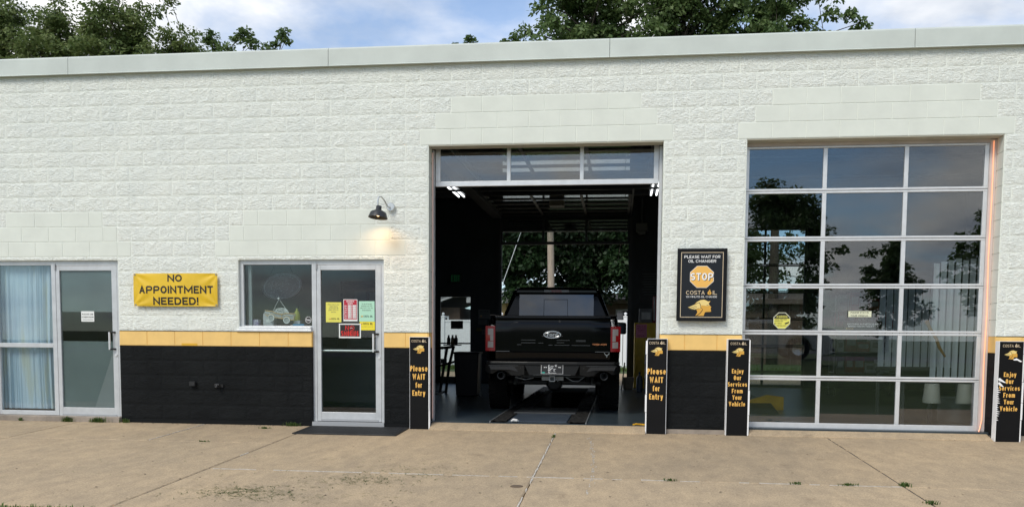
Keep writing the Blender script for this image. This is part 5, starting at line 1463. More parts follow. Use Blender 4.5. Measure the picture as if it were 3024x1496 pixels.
# running gear, with light blocks added under the truck
MB().box(-.80, .80, 5.45, 5.62, .22, .56).build('front_light_block', 'trim_black', bevel=.02, **TL)  # bar added to block the rear daylight under the truck
MB().box(-.46, .46, 3.3, 3.6, .34, .56).box(-.3, .3, 4.3, 5.2, .32, .56).build('belly_light_block', 'trim_black', bevel=.02, **TL)  # low boxes added to darken the view beneath the truck
for sg in (-1, 1): MB().box(min(sg*.70, sg*.98), max(sg*.70, sg*.98), 1.66, 1.675, .18, .60).build('flap_light_block', 'trim_black', **TL)  # flaps added to cut the light behind the rear wheels
for c in (AX_R, AX_F):
    for sg in (-1, 1):
        x = sg*.868
        T_ = MB().lathe([(.235, -.13), (.33, -.145), (.395, -.145), (.418, -.13), (.425, -.10), (.425, .10), (.418, .13), (.395, .145), (.33, .145), (.235, .13)], (x, c, RT), 44, 'x', True).build('wheel', 'tyre', smooth=True, **TL)
        lugs = MB()
        for k in range(34):
            a = 2*math.pi*k/34
            for (xa, xb, da) in ((-.143, -.055, 0), (-.045, .045, .09), (.055, .143, 0)):
                ca, sa = math.cos(a+da), math.sin(a+da); w = .024
                p = []
                for rr2 in (.420, .434):
                    for xx in (xa, xb):
                        for t_ in (-w, w): p.append((x+xx, c+rr2*ca-t_*sa, RT+rr2*sa+t_*ca))
                n = len(lugs.v); lugs.v += p
                lugs.f += [(n+4, n+5, n+7, n+6), (n, n+4, n+6, n+2), (n+1, n+3, n+7, n+5), (n, n+1, n+5, n+4), (n+2, n+6, n+7, n+3)]
        lugs.build('tread', 'tyre', T_, local=True)
        MB().lathe([(.0, .06), (.08, .07), (.20, .05), (.235, .10), (.235, -.1), (.20, -.1), (.2, -.02), (0, -.02)], (x, c, RT), 24, 'x').build('rim', 'rim', T_, local=True, smooth=True)
MB().cyl((-.74, AX_R, RT), (.74, AX_R, RT), .045, 12).lathe([(0, -.16), (.10, -.12), (.14, 0), (.10, .12), (0, .16)], (.0, AX_R, RT), 16, 'y').build('rear_axle', 'steel_dark', smooth=True, **TL)
MB().box(-.56, -.48, .2, 5.4, .56, .68).box(.48, .56, .2, 5.4, .56, .68).box(-.48, .48, .25, .33, .54, .64).build('chassis', 'steel_dark', **TL)
MB().lathe([(.20, -.11), (.33, -.12), (.37, -.08), (.37, .08), (.33, .12), (.20, .11), (0, .09), (0, -.09)], (0, .78, .64), 30, 'z').build('spare_tyre', 'tyre', smooth=True, **TL)
for sg in (-1, 1):
    MB().tube([(sg*.53, .35, .58), (sg*.53, .8, .47), (sg*.53, AX_R, .45), (sg*.53, 1.6, .47), (sg*.53, 2.0, .58)], .03, 6).build('leaf_spring', 'steel_dark', **TL)
    MB().cyl((sg*.62, AX_R-.15, .40), (sg*.55, AX_R+.1, .72), .03, 10).build('shock_absorber', 'galv', **TL)
MB().frame(-.040, .040, .495, .575, .012, -.06, .2).box(-.16, .16, .18, .25, .50, .56).build('tow_hitch', 'galv', **TL)
MB().tube([(.04, -.04, .545), (.07, -.05, .53), (.085, -.04, .50)], .007, 6).build('hitch_pin', 'galv', **TL)
MB().tube([(.20, .06, .555), (.30, .03, .50), (.38, .05, .495), (.47, .08, .56)], .008, 6).tube([(-.28, .08, .54), (-.40, .05, .515), (-.55, .06, .55)], .007, 6).build('wiring', 'galv', **TL)

# ================================================================ INSIDE THE BAYS
# lit tubes
def fluor(label, x, y0, y1, z):
    T = thing('fluorescent_light', label, 'light', (x, (y0+y1)/2, z), group='tube lights under the roof')
    MB().box(x-.10, x+.10, y0-.05, y1+.05, z+.03, z+.075).build('housing', 'steel_dark', T)
    MB().box(x-.005, x+.005, y0, y1, z+.0755, 4.40).build('hanger', 'steel_dark', T)
    for d in (-.055, .055): MB().cyl((x+d, y0, z), (x+d, y1, z), .018, 10).build('tube', 'tube_light', T)
fluor('lit twin tube light hanging over the left of the open bay', -.83, 5.8, 7.0, 4.1)
fluor('lit twin tube light at the right edge of the open bay', 3.17, 5.6, 7.1, 4.1)
# exit sign
T = thing('exit_sign', 'unlit dark EXIT sign with green letters above the rear door', 'sign', (-1.44, RY, 2.48))
MB().box(-1.60, -1.28, RY-.06, RY-.001, 2.46, 2.67).build('housing', 'black_plastic', T, bevel=.006)
text('EXIT', -1.545, -1.335, 2.49, 2.64, RY-.062, 'exit_green', T, .015)
# wall notices
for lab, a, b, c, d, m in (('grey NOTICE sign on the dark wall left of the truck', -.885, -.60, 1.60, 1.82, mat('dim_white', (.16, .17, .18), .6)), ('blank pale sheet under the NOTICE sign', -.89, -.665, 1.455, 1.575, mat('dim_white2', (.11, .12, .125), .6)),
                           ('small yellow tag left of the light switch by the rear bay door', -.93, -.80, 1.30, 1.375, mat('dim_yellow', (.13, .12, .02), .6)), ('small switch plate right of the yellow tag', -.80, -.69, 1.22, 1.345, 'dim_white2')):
    T, y = notice('wall_notice', lab, a, b, c, d, m, RY-.002)
    if 'NOTICE' in lab and 'grey' in lab:
        text('NOTICE', a+.04, b-.04, d-.07, d-.025, y, 'print_black', T, .02); emblem(a+.06, c+.06, .07, y, T)
        MB().box(a+.04, b-.04, y-.0004, y, c+.11, c+.125).box(a+.12, b-.03, y-.0004, y, c+.05, c+.06).build('text_line', 'text_grey', T)
    elif 'switch' in lab:
        MB().box(a+.045, b-.045, y-.01, y, c+.04, d-.04).build('switch', 'black_plastic', T)
T, y = notice('menu_board', 'dark board of small white writing on the rear wall right of the rear opening', 2.98, 3.45, 2.0, 2.75, mat('menu_dark', (.010, .012, .014), .5), RY-.002, 'board')
for k in range(9):
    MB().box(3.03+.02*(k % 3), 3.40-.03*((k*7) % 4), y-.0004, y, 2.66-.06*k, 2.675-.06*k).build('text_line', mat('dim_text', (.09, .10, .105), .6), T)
# bin
T = thing('waste_bin', 'black square waste bin standing left of the truck', 'bin', (-.38, 5.3, .031))
def tap(z0, z1, w0, w1, name, m, th=None):
    mb = MB()
    a, b = w0/2, w1/2
    mb.v = [(-.38-a, 5.3-a, z0), (-.38+a, 5.3-a, z0), (-.38+a, 5.3+a, z0), (-.38-a, 5.3+a, z0), (-.38-b, 5.3-b, z1), (-.38+b, 5.3-b, z1), (-.38+b, 5.3+b, z1), (-.38-b, 5.3+b, z1)]
    mb.f = [(0, 3, 2, 1), (0, 1, 5, 4), (1, 2, 6, 5), (2, 3, 7, 6), (3, 0, 4, 7), (4, 5, 6, 7)]
    mb.build(name, m, T, bevel=.02)
tap(.031, .84, .40, .48, 'bin_body', 'bin_black'); tap(.835, .875, .52, .52, 'bin_rim', 'bin_black')
tag(MB().cyl((-.10, 5.06, .031), (-.075, 5.04, .86), .013, 8).cyl((-.10, 5.06, .031), (-.10, 5.06, .10), .03, 8).build('broom_handle', mat('handle_grey', (.16, .17, .17), .5)), 'thin grey broom handle leaning on the black waste bin', 'broom')
# pit guard rail with jugs
T = thing('guard_rail_stand', 'dark metal rail stand with crossbars beside the waste bin', 'stand', (-1.0, 6, .031))
MB().tube([(-1.6, 6.0, .90), (-.98, 6.0, .94), (-.80, 6.0, .96)], .028, 8).tube([(-1.6, 6.0, .45), (-1.0, 6.0, .60), (-.78, 6.0, .66)], .024, 8).build('crossbar', 'black_plastic', T, smooth=True)
MB().tube([(-1.07, 5.95, .032), (-1.0, 6.0, .55), (-.93, 6.0, .96)], .03, 8).tube([(-.97, 6.06, .032), (-.90, 6.03, .55), (-.80, 6.02, .98)], .03, 8).build('upright', 'black_plastic', T, smooth=True)
MB().box(-.98, -.66, 5.86, 6.14, .985, 1.005).build('tray', 'black_plastic', T)
MB().box(-1.05, -.93, 5.93, 5.965, .62, .72).build('bracket', 'steel_dark', T)
mat('amber', (.09, .06, .02), .3)
for x, m in ((-.90, 'black_plastic'), (-.82, 'amber'), (-.75, 'black_plastic')):
    T = thing('oil_bottle', {-.90: 'leftmost small bottle on the rail stand tray', -.82: 'amber bottle in the middle of the rail stand tray', -.75: 'rightmost small bottle on the rail stand tray'}[x], 'bottle', (x, 6.0, 1.006), group='bottles on the rail stand')
    MB().lathe([(0, 0), (.034, 0), (.037, .01), (.037, .12), (.018, .155), (.018, .17), (0, .17)], (x, 6.0, 1.006), 14).build('bottle_body', m, T, smooth=True)
    MB().cyl((x, 6.0, 1.176), (x, 6.0, 1.197), .02, 12).build('bottle_cap', 'black_plastic', T)
tag(MB().box(-1.75, -1.0, 5.3, 6.4, .031, .05).build('floor_mat', 'rubber_mat', bevel=.005), 'dark mat on the shop floor under the rail stand', 'mat')
# right side of the open bay
T = thing('yellow_cabinet', 'yellow steel cabinet by the right wall of the open bay', 'cabinet', (3.1, 8.7, .031))
MB().box(2.85, 3.6, 8.5, 9.1, .031, 1.50).build('cabinet_body', 'cab_yellow', T, bevel=.01)
MB().box(2.86, 3.22, 8.49, 8.4995, .78, 1.49).box(2.86, 3.22, 8.49, 8.4995, .06, .76).build('cabinet_door', 'cab_yellow', T, bevel=.004)
MB().box(3.17, 3.20, 8.47, 8.4895, 1.0, 1.15).build('handle', 'black_plastic', T)
T, y = notice('pink_notice', 'pink paper notice stuck on the yellow cabinet', 2.88, 3.12, 1.17, 1.47, 'paper_pink', 8.488)
scribble(T, ['Please do not', 'lean or sit on', 'the cabinet', 'thank you'], 2.90, 3.10, 1.28, 1.44, y, 'sign_red', .01); text('COSTA OIL', 2.92, 3.07, 1.20, 1.225, y, 'sign_red', T, .02)
T = thing('supply_box', 'white carton on top of the yellow cabinet', 'box', (3.08, 8.75, 1.501))
MB().box(2.95, 3.24, 8.6, 8.95, 1.501, 1.82).build('carton', 'box_grey', T, bevel=.004)
MB().box(3.0, 3.2, 8.596, 8.5995, 1.58, 1.74).build('carton_label', 'box_white', T)
T = thing('supply_box', 'red and white carton stacked above the pink notice', 'box', (3.32, 8.75, 1.501))
MB().box(3.26, 3.42, 8.6, 8.95, 1.501, 2.1).build('carton', 'box_red', T, bevel=.004)
MB().box(3.265, 3.30, 8.596, 8.5995, 1.55, 2.08).build('carton_stripe', 'box_white', T)
T = thing('oil_drum', 'blue drum right of the yellow cabinet in the open bay', 'drum', (3.25, 7.3, .031))
MB().lathe([(0, 0), (.27, 0), (.285, .01), (.285, .28), (.295, .30), (.285, .32), (.285, .58), (.295, .60), (.285, .62), (.285, .87), (.27, .88), (0, .87)], (3.35, 7.5, .031), 28).build('drum_body', 'blue_drum', T, smooth=True)
MB().cyl((3.30, 7.4, .901), (3.30, 7.4, .93), .03, 12).build('bung', 'galv', T)
T = thing('grey_bottle', 'grey cylinder bottle on the floor before the yellow cabinet', 'bottle', (2.95, 7.2, .031))
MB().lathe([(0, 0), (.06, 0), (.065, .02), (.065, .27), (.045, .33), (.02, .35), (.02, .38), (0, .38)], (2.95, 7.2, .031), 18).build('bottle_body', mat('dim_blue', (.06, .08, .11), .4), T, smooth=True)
MB().cyl((2.95, 7.2, .411), (2.95, 7.2, .45), .022, 10).build('cap', 'black_plastic', T)
T = thing('mop_bucket', 'small beige bucket with a leaning stick right of the rear wheel', 'bucket', (2.72, 8.0, .031))
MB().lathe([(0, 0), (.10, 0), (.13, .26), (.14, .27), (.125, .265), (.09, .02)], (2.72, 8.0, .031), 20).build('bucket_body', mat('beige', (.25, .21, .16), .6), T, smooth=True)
MB().cyl((2.58, 7.95, .031), (2.64, 8.05, .62), .014, 8).build('stick', 'wood_pale', T)
T = thing('wall_heater', 'white box heater on a conduit high at the right of the open bay', 'heater', (2.98, RY-.3, 3.55))
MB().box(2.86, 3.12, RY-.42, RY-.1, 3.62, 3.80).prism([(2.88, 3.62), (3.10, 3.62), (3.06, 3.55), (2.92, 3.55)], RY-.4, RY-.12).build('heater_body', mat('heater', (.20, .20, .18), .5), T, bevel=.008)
MB().cyl((2.99, RY-.26, 3.80), (2.99, RY-.26, 4.44), .02, 8).build('conduit', 'galv', T)
tag(MB().tube([(3.02, .10, .034), (2.92, .06, .05), (2.84, .12, .034), (2.76, .08, .05), (2.72, .13, .034), (2.80, .15, .04), (2.90, .13, .036), (2.98, .16, .04)], .011, 8).build('yellow_rope', 'rope_yellow', smooth=True), 'tangle of yellow rope on the sill by the Please WAIT sign', 'rope')
tag(MB().tube([(1.10, .14, .05), (1.13, .16, .065), (1.18, .15, .058), (1.20, .17, .05)], [.012, .02, .018, .008], 8).build('white_rag', 'cloth_white', smooth=True), 'crumpled white rag at the front edge of the pit', 'rag')

# ---- second bay, seen dimly through the closed glass door
def shelf_unit(label, x0, x1, y0, y1, zs, cat='shelves'):
    T = thing('shelf_unit', label, cat, ((x0+x1)/2, (y0+y1)/2, .031))
    for z in zs: MB().box(x0, x1, y0, y1, z-.02, z).build('shelf', 'galv', T)
    for x in (x0, x1-.03):
        for y in (y0, y1-.03): MB().box(x, x+.03, y, y+.03, .031, zs[-1]+.35).build('post', 'steel_dark', T)
    return T
shelf_unit('grey steel shelving with cartons behind the closed glass door', 6.85, 8.1, 7.0, 7.5, [.5, .92, 1.42, 1.75])
r_ = random.Random(21)
lab = {.5: 'lowest', .92: 'second', 1.42: 'third', 1.75: 'top'}
ordw = ['leftmost', 'second from left', 'third from left', 'fourth from left', 'fifth from left', 'sixth from left']
for z in (.5, .92, 1.42, 1.75):
    x = 6.9; k = 0
    while x < 7.95 and k < 6:
        w = r_.uniform(.12, .26); h = r_.uniform(.18, .36); m = r_.choice(['box_red', 'box_white', 'box_grey', 'box_white', 'box_red'])
        T = thing('supply_carton', '%s carton on the %s steel shelf, %s' % ({'box_red': 'red', 'box_white': 'white', 'box_grey': 'grey'}[m], lab[z], ordw[k]), 'box', (x+w/2, 7.2, z), group='cartons on the steel shelving')
        MB().box(x, x+w, 7.02, 7.35, z+.001, z+h).build('carton', m, T, bevel=.004)
        MB().box(x+.02, x+w-.02, 7.016, 7.0195, z+h*.35, z+h*.75).build('carton_label', 'box_white' if m != 'box_white' else 'box_grey', T)
        x += w+r_.uniform(.01, .05); k += 1
T = thing('lift_ramp', 'yellow steel lift ramp on the floor behind the closed glass door', 'lift', (4.8, 3.2, .031))
MB().prism([(4.35, .031), (5.15, .031), (5.15, .24), (4.9, .27), (4.35, .10)], 3.0, 3.12).build('ramp_side', 'lift_yellow', T)
MB().prism([(2.2, .031), (7.5, .031), (7.5, .14), (3.0, .14)], 4.40, 4.95, 'x').build('runway', 'steel_dark', T)
# tall pale vertical strips at the right
T = thing('vertical_blind', 'pale blue vertical strip blind, near row, at the right behind the closed glass door', 'blind', (7.1, 1.1, .6))
for k in range(9):
    x = 6.76+.093*k; a = R(28)
    zt = 2.20+.012*((k*5) % 4)+.01*k
    c_, s_ = math.cos(a)*.05, math.sin(a)*.05
    MB().prism([(x-c_, 1.1-s_), (x, 1.1-s_*.2+.008), (x+c_, 1.1+s_), (x+c_, 1.1+s_+.004), (x, 1.112-s_*.2), (x-c_, 1.1-s_+.004)], .66, zt, 'z').build('blind_strip', 'strip_white', T)
MB().box(6.70, 7.62, 1.06, 1.14, .60, .655).build('bottom_rail', 'steel_dark', T)
MB().box(6.72, 6.76, 1.07, 1.13, .031, .60).box(7.52, 7.56, 1.07, 1.13, .031, .60).build('stand_leg', 'steel_dark', T)
T = thing('vertical_blind', 'pale blue vertical strip blind, far row, behind the middle panes of the closed door', 'blind', (6.8, 2.6, .7))
for k in range(11):
    x = 6.50+.105*k; c_, s_ = math.cos(R(24))*.055, math.sin(R(24))*.055
    MB().prism([(x-c_, 2.6-s_), (x+c_, 2.6+s_), (x+c_, 2.606+s_), (x-c_, 2.606-s_)], .76, 1.98+.02*(k % 3), 'z').build('blind_strip', 'strip_white', T)
MB().box(6.42, 7.70, 2.55, 2.66, .70, .755).build('bottom_rail', 'steel_dark', T)
MB().box(6.45, 6.49, 2.57, 2.63, .031, .70).box(7.62, 7.66, 2.57, 2.63, .031, .70).build('stand_leg', 'steel_dark', T)
T = thing('work_bench', 'dark low work bench behind the lower panes of the closed door', 'bench', (6.7, 1.3, .031))
MB().box(6.25, 7.75, .80, 1.05, .60, .64).build('bench_top', 'steel_dark', T)
for x in (6.28, 7.68): MB().box(x, x+.04, .82, .86, .031, .60).build('leg', 'steel_dark', T)
tag(MB().tube([(6.55, .78, 1.42), (6.60, .80, 1.33), (6.70, .82, 1.18), (6.74, .84, 1.08), (6.83, .86, .95)], [.03, .022, .02, .022, .012], 8).build('hanging_hose', mat('hose_amber', (.25, .13, .02), .5), smooth=True), 'curved amber hose behind the right pane of the closed door', 'hose')
for x, l in ((6.64, 'left'), (7.06, 'right')):
    T = thing('white_jug', 'white plastic jug hanging under the bench, %s of the two' % l, 'jug', (x, .75, .34), group='white jugs behind the closed door')
    MB().lathe([(0, 0), (.108, 0), (.112, .015), (.092, .245), (.088, .255), (0, .255)], (x, .74, .34), 18).build('jug_body', 'jug_white', T, smooth=True)
    MB().cyl((x, .74, .598), (x, .74, .60), .03, 10).build('jug_cap', 'box_grey', T)
tag(MB().lathe([(0, 0), (.25, 0), (.26, .02), (.26, .32), (.27, .34), (.24, .34), (.23, .03)], (7.25, 1.5, .031), 26).build('steel_tub', 'galv', smooth=True), 'round grey steel tub on the floor behind the lower right pane', 'tub')
# ================================================================ BEHIND THE BUILDING
# white vinyl fence
FA, FB = Vector((-12.0, 24.3, -.04)), Vector((2.72, 22.0, -.04))
fd = (FB-FA); fl_ = fd.length; fa = math.atan2(fd.y, fd.x)
T = thing('vinyl_fence', 'tall white vinyl board fence behind the building', 'fence', FA, fa)
bm_ = MB().box(0, .148, -.012, .012, .08, 1.80).mesh('fence_board', 'vinyl_white')
n = int((fl_-.1)/.152)
for k in range(n):
    o = link('fence_board', bm_, T, local=True, mw=Matrix.Translation((.06+.152*k, 0, 0)))
MB().box(0, fl_, -.03, .03, 1.78, 1.86).build('top_rail', 'vinyl_white', T, local=True)
MB().box(0, fl_, -.03, .03, .06, .15).build('bottom_rail', 'vinyl_white', T, local=True)
for k in range(7):
    x = fl_-k*2.43
    if x < 0: break
    MB().box(x-.065, x+.065, -.065, .065, 0, 1.98).prism([(x-.08, 1.98), (x+.08, 1.98), (x+.08, 2.0), (x, 2.04), (x-.08, 2.0)], -.08, .08).lathe([(0, 0), (.045, .02), (.06, .06), (.045, .10), (0, .12)], (x, 0, 2.03), 12).build('fence_post', 'vinyl_white', T, local=True)
# utility pole and guy wire
T = thing('utility_pole', 'weathered wooden utility pole standing behind the fence', 'pole', (-.36, 26, -.05))
MB().cyl((-.34, 26, -.05), (-.55, 26, 9.5), .155, 16, .125).build('pole_shaft', 'wood_pale', T, smooth=True)
MB().box(-1.6, .6, 25.82, 25.94, 8.8, 8.92).build('crossarm', 'wood_pale', T)
tag(MB().cyl((-.5, 26, 9.0), (-3.6, 25.2, -.05), .014, 6).build('guy_wire', 'galv_light'), 'thin guy wire running down from the utility pole', 'wire')
# brown shed-like building on the right
T = thing('brown_building', 'low brown sided building with windows behind the right of the fence', 'building', (9, 33, -.05))
MB().box(1.6, 22, 31, 37, -.05, 2.75).build('wall', 'brown_siding', T)
for k in range(52):
    x = 1.62+.39*k
    MB().box(x, x+.03, 30.985, 30.9995, 0, 2.74).build('siding_batten', 'brown_siding', T)
MB().prism([(30.6, 2.76), (37.4, 2.76), (37.4, 2.95), (34, 3.4), (30.6, 2.98)], 1.3, 22.3, 'x').build('roof', mat('roof_brown', (.12, .09, .07), .8, var=(4, .2)), T)
for x in (2.3, 11.6, 15.2):
    w = MB().frame(x, x+1.1, 1.7, 2.5, .07, 30.95, 30.984).build('window', 'paper_dim', T)
    MB().box(x+.07, x+1.03, 30.965, 30.972, 1.77, 2.43).build('pane', 'privacy_glass', w)
# tan building and grey-roofed house on the left
T = thing('tan_building', 'tan building with pale metal eave behind the left of the open bay', 'building', (-6, 31, -.05))
MB().box(-4.3, -1.5, 29.0, 33, -.05, 2.75).build('wall', 'tan_siding', T)
MB().prism([(28.5, 2.70), (33.5, 3.4), (33.5, 3.5), (28.5, 3.0)], -4.5, -1.3, 'x').build('roof', 'roof_metal', T)
for k in range(7): MB().box(-4.3+.4*k, -4.28+.4*k, 28.985, 28.9995, 0, 2.70).build('siding_seam', 'brown_siding', T)
T = thing('neighbour_house', 'house with grey shingle gable roof behind the white fence', 'house', (-8, 32, -.05))
MB().box(-11, -4.9, 29, 36, -.05, 2.5).build('wall', 'brown_siding', T)
MB().prism([(-11.6, 2.45), (-6.6, 2.45), (-4.4, 3.3), (-8, 4.4)], 28.4, 36.4, 'y').build('roof', 'roof_grey', T)
MB().prism([(-6.7, 2.36), (-4.35, 3.22), (-4.35, 3.32), (-6.7, 2.46)], 28.30, 28.398, 'y').build('roof_trim', 'roof_metal', T)
MB().frame(-6.4, -5.4, 1.1, 2.1, .08, 28.95, 28.999).build('window', 'vinyl_white', T)

# ================================================================ TREES
def tree(name, label, x, y, h, z_low, rx, ry, seed, ncl, nleaf, leaf=.20, cols=((.030, .062, .014), (.055, .105, .024), (.085, .14, .035)), trunk=.22, droop=.5, tops=None, group='trees behind the garage', clump=.95, z0=-.05, fine=1.9, dens=.85):
    r_ = np.random.RandomState(seed)
    T = thing(name, label, 'tree', (x, y, z0), group=group)
    tm = MB()
    lean = [float(q) for q in r_.uniform(-.5, .5, 2)]
    tp = [(x+lean[0]*t*t, y+lean[1]*t*t, z0+h*.86*t) for t in np.linspace(0, 1, 8).tolist()]
    tm.tube(tp, [trunk*(1-.82*t) for t in np.linspace(0, 1, 8).tolist()], 9)
    cz, rz = (h+z_low)/2, (h-z_low)/2
    C = []
    ncl = int(ncl*fine); nleaf = int(nleaf/fine*dens); clump = clump/fine**.42
    while len(C) < ncl:
        d = r_.normal(size=3); d /= np.linalg.norm(d); q = r_.rand()**.42
        # uneven crown: radius modulated by direction
        az = math.atan2(d[1], d[0]); mod = .80+.20*math.sin(3*az+seed)+.14*math.sin(5*az+2.1*seed+3*d[2])
        shape = (1-.28*max(0, d[2])**2)
        C.append((x+d[0]*rx*q*mod*shape, y+d[1]*ry*q*mod*shape, cz+d[2]*rz*q*(.86+.14*mod)))
    if tops is not None: C += [tuple(t) for t in tops]
    C = np.array(C)
    for i in range(0, len(C), 3):
        c = C[i]; t = float(min(.98, max(.22, (c[2]-z0-.25*math.hypot(c[0]-x, c[1]-y)-.6)/(h*.86))))
        b = Vector((x+lean[0]*t*t, y+lean[1]*t*t, z0+h*.86*t)); e = Vector([float(q) for q in c])
        mid = b.lerp(e, .55)+Vector((0, 0, .35))
        rr = float(trunk*(1-.82*t)*.42+.01)
        tm.tube([b, mid, e], [rr, rr*.6, .012], 5, False)
        for j in (i+1, i+2):
            if j < len(C) and np.linalg.norm(C[j]-C[i]) < 3.2: tm.tube([mid, Vector([float(q) for q in C[j]])], [rr*.45, .010], 4, False)
    tm.build('trunk', 'bark', T, smooth='all')
    n = len(C)*nleaf
    ci = np.repeat(np.arange(len(C)), nleaf)
    sz = clump*r_.uniform(.6, 1.25, len(C))
    p = r_.normal(size=(n, 3)); p /= np.maximum(1e-6, np.linalg.norm(p, axis=1))[:, None]
    p *= (r_.rand(n)**.45)[:, None]
    rad = np.hypot(p[:, 0], p[:, 1])
    off = p*np.stack([sz[ci], sz[ci], sz[ci]*.55], 1); off[:, 2] -= droop*sz[ci]*rad**2*.6
    ctr = C[ci]+off
    # leaf frame: length axis outward and drooping
    ln = off*[1, 1, .3]+r_.normal(size=(n, 3))*.35*sz[ci][:, None]; ln[:, 2] -= droop*.45*sz[ci]
    ln /= np.maximum(1e-6, np.linalg.norm(ln, axis=1))[:, None]
    up = r_.normal(size=(n, 3))*.55+np.array([0, 0, 1.0])
    sd = np.cross(ln, up); sd /= np.maximum(1e-6, np.linalg.norm(sd, axis=1))[:, None]
    L_ = leaf*.82*r_.uniform(.6, 1.3, n)[:, None]; W_ = L_*r_.uniform(.22, .36, n)[:, None]
    V = np.empty((n, 4, 3))
    V[:, 0] = ctr-ln*L_*.5; V[:, 1] = ctr+sd*W_; V[:, 2] = ctr+ln*L_*.5; V[:, 3] = ctr-sd*W_
    me = bpy.data.meshes.new('crown')
    me.vertices.add(n*4); me.vertices.foreach_set('co', V.reshape(-1))
    me.loops.add(n*4); me.loops.foreach_set('vertex_index', np.arange(n*4, dtype=np.int32))
    me.polygons.add(n); me.polygons.foreach_set('loop_start', np.arange(0, n*4, 4, dtype=np.int32)); me.polygons.foreach_set('loop_total', np.full(n, 4, dtype=np.int32))
    me.update(calc_edges=True)
    a = me.color_attributes.new('leafcol', 'FLOAT_COLOR', 'POINT')
    cc = np.array(cols)
    mixv = np.clip(r_.rand(n)*.7+r_.rand(len(C))[ci]*.5-.1, 0, 1)
    c0 = np.where(mixv[:, None] < .5, cc[0]+(cc[1]-cc[0])*(mixv[:, None]*2), cc[1]+(cc[2]-cc[1])*(mixv[:, None]*2-1))
    rgba = np.ones((n, 4)); rgba[:, :3] = c0
    a.data.foreach_set('color', np.repeat(rgba, 4, axis=0).reshape(-1).astype(np.float32))
    me.materials.append(MATS['leaf'])
    link('crown', me, T)
    return T
DK = ((.070, .125, .040), (.120, .185, .060), (.170, .230, .090))
OL = ((.10, .150, .045), (.160, .215, .070), (.220, .255, .10))
# left cluster over the roof
tree('broadleaf_tree', 'olive green tree at the far left edge above the roof', -28.4, 29, 18.4, 10, 3.4, 3.0, 11, 130, 330, .22, OL, fine=2.6, tops=[(-27.6, 29, 18.4), (-28.6, 29, 18.6)])
tree('broadleaf_tree', 'tree with a pointed top, second from the left above the roof', -24.8, 29, 16.8, 10, 3.0, 2.8, 12, 115, 330, .22, OL, fine=2.6, tops=[(-24.6, 29, 17.2), (-24.4, 29, 16.8), (-25.6, 29, 16.6), (-24.7, 28.8, 17.6)])
tree('broadleaf_tree', 'tallest tree of the left group above the roof', -21.3, 29, 17.6, 10, 3.0, 2.8, 13, 120, 330, .22, OL, fine=2.6, tops=[(-21.5, 28.6, 18.0), (-21.3, 28.8, 18.5), (-20.9, 29, 17.6), (-22.0, 28.8, 17.4)])
tree('broadleaf_tree', 'rounded tree at the right of the left group above the roof', -18.2, 29.5, 15.7, 10, 2.8, 2.8, 14, 85, 300, .22, OL, fine=2.6, tops=[(-19.2, 29, 16.6), (-18.8, 29, 16.9)])
tree('broadleaf_tree', 'sparse low treetop just right of the left group above the roof', -15.2, 27, 14.2, 9.5, 1.9, 1.7, 15, 34, 260, .24, DK, tops=[(-16.0, 27, 14.3), (-15.9, 27, 14.55), (-15.6, 27, 14.1), (-14.6, 27, 14.4), (-14.3, 27, 14.65), (-14.1, 27, 14.3), (-13.9, 27, 14.1)], clump=.5)
tree('broadleaf_tree', 'small lone treetop above the roof, left of the sky gap', -12.7, 27, 13.9, 10, 1.0, .8, 16, 20, 200, .22, DK, tops=[(-12.6, 27, 14.35), (-12.5, 27, 14.6), (-12.9, 27, 14.05), (-12.4, 27, 14.2), (-13.2, 27, 13.95)], clump=.42)
# big trees behind the bays
tree('walnut_tree', 'large tree with ragged left edge above the open bay', 1.4, 30, 22.5, 7, 3.5, 3.2, 21, 125, 340, .27, DK, trunk=.30, droop=.9, tops=[(-1.2, 29, 16.0), (-.6, 29, 16.6), (-.9, 29, 15.2), (-2.0, 29, 14.9)], clump=1.0)
tree('walnut_tree', 'tall dense tree in the middle of the group above the open bay', 5.4, 31, 23.0, 7, 3.6, 3.2, 22, 130, 340, .27, DK, trunk=.32, droop=.9, clump=1.0)
tree('walnut_tree', 'spreading tree at the right of the group above the roof', 9.6, 31, 18.6, 8, 3.4, 3.2, 23, 105, 320, .27, DK, trunk=.28, droop=.9, tops=[(11.6, 30, 16.6), (12.4, 30, 15.5), (12.9, 30, 15.1), (10.8, 30, 17.3)], clump=.9)
tree('walnut_tree', 'tiny treetop barely above the roof, left of the large tree', -4.3, 30, 14.9, 9, 1.3, 1.0, 24, 14, 240, .24, DK, tops=[(-4.6, 30, 14.95), (-5.3, 30, 14.7), (-3.0, 30, 14.75), (-2.6, 30, 14.9)], clump=.45)
# leafy trees seen through the rear door openings
tree('hedge_tree', 'leafy tree seen through the open bay left of the utility pole', -1.9, 28.3, 9.5, 2.7, 2.2, 1.6, 31, 95, 330, .26, ((.010, .028, .009), (.024, .055, .018), (.045, .085, .030)), trunk=.16, droop=1.0)
tree('hedge_tree', 'dark tree seen through the open bay right behind the utility pole', 1.0, 29.0, 9.5, 2.5, 2.1, 1.5, 32, 85, 330, .26, ((.006, .018, .006), (.014, .034, .011), (.026, .052, .018)), trunk=.16, droop=1.0)
tree('hedge_tree', 'leafy tree seen through the right of the open bay', 3.4, 28.6, 9.0, 2.6, 2.2, 1.6, 33, 95, 330, .26, ((.010, .028, .009), (.024, .055, .018), (.045, .085, .030)), trunk=.16, droop=1.0)
tree('hedge_tree', 'leafy tree behind the brown building, left of two', 9.0, 40, 10.0, 2.0, 3.0, 2.4, 34, 60, 280, .28, OL, trunk=.16, droop=1.0)
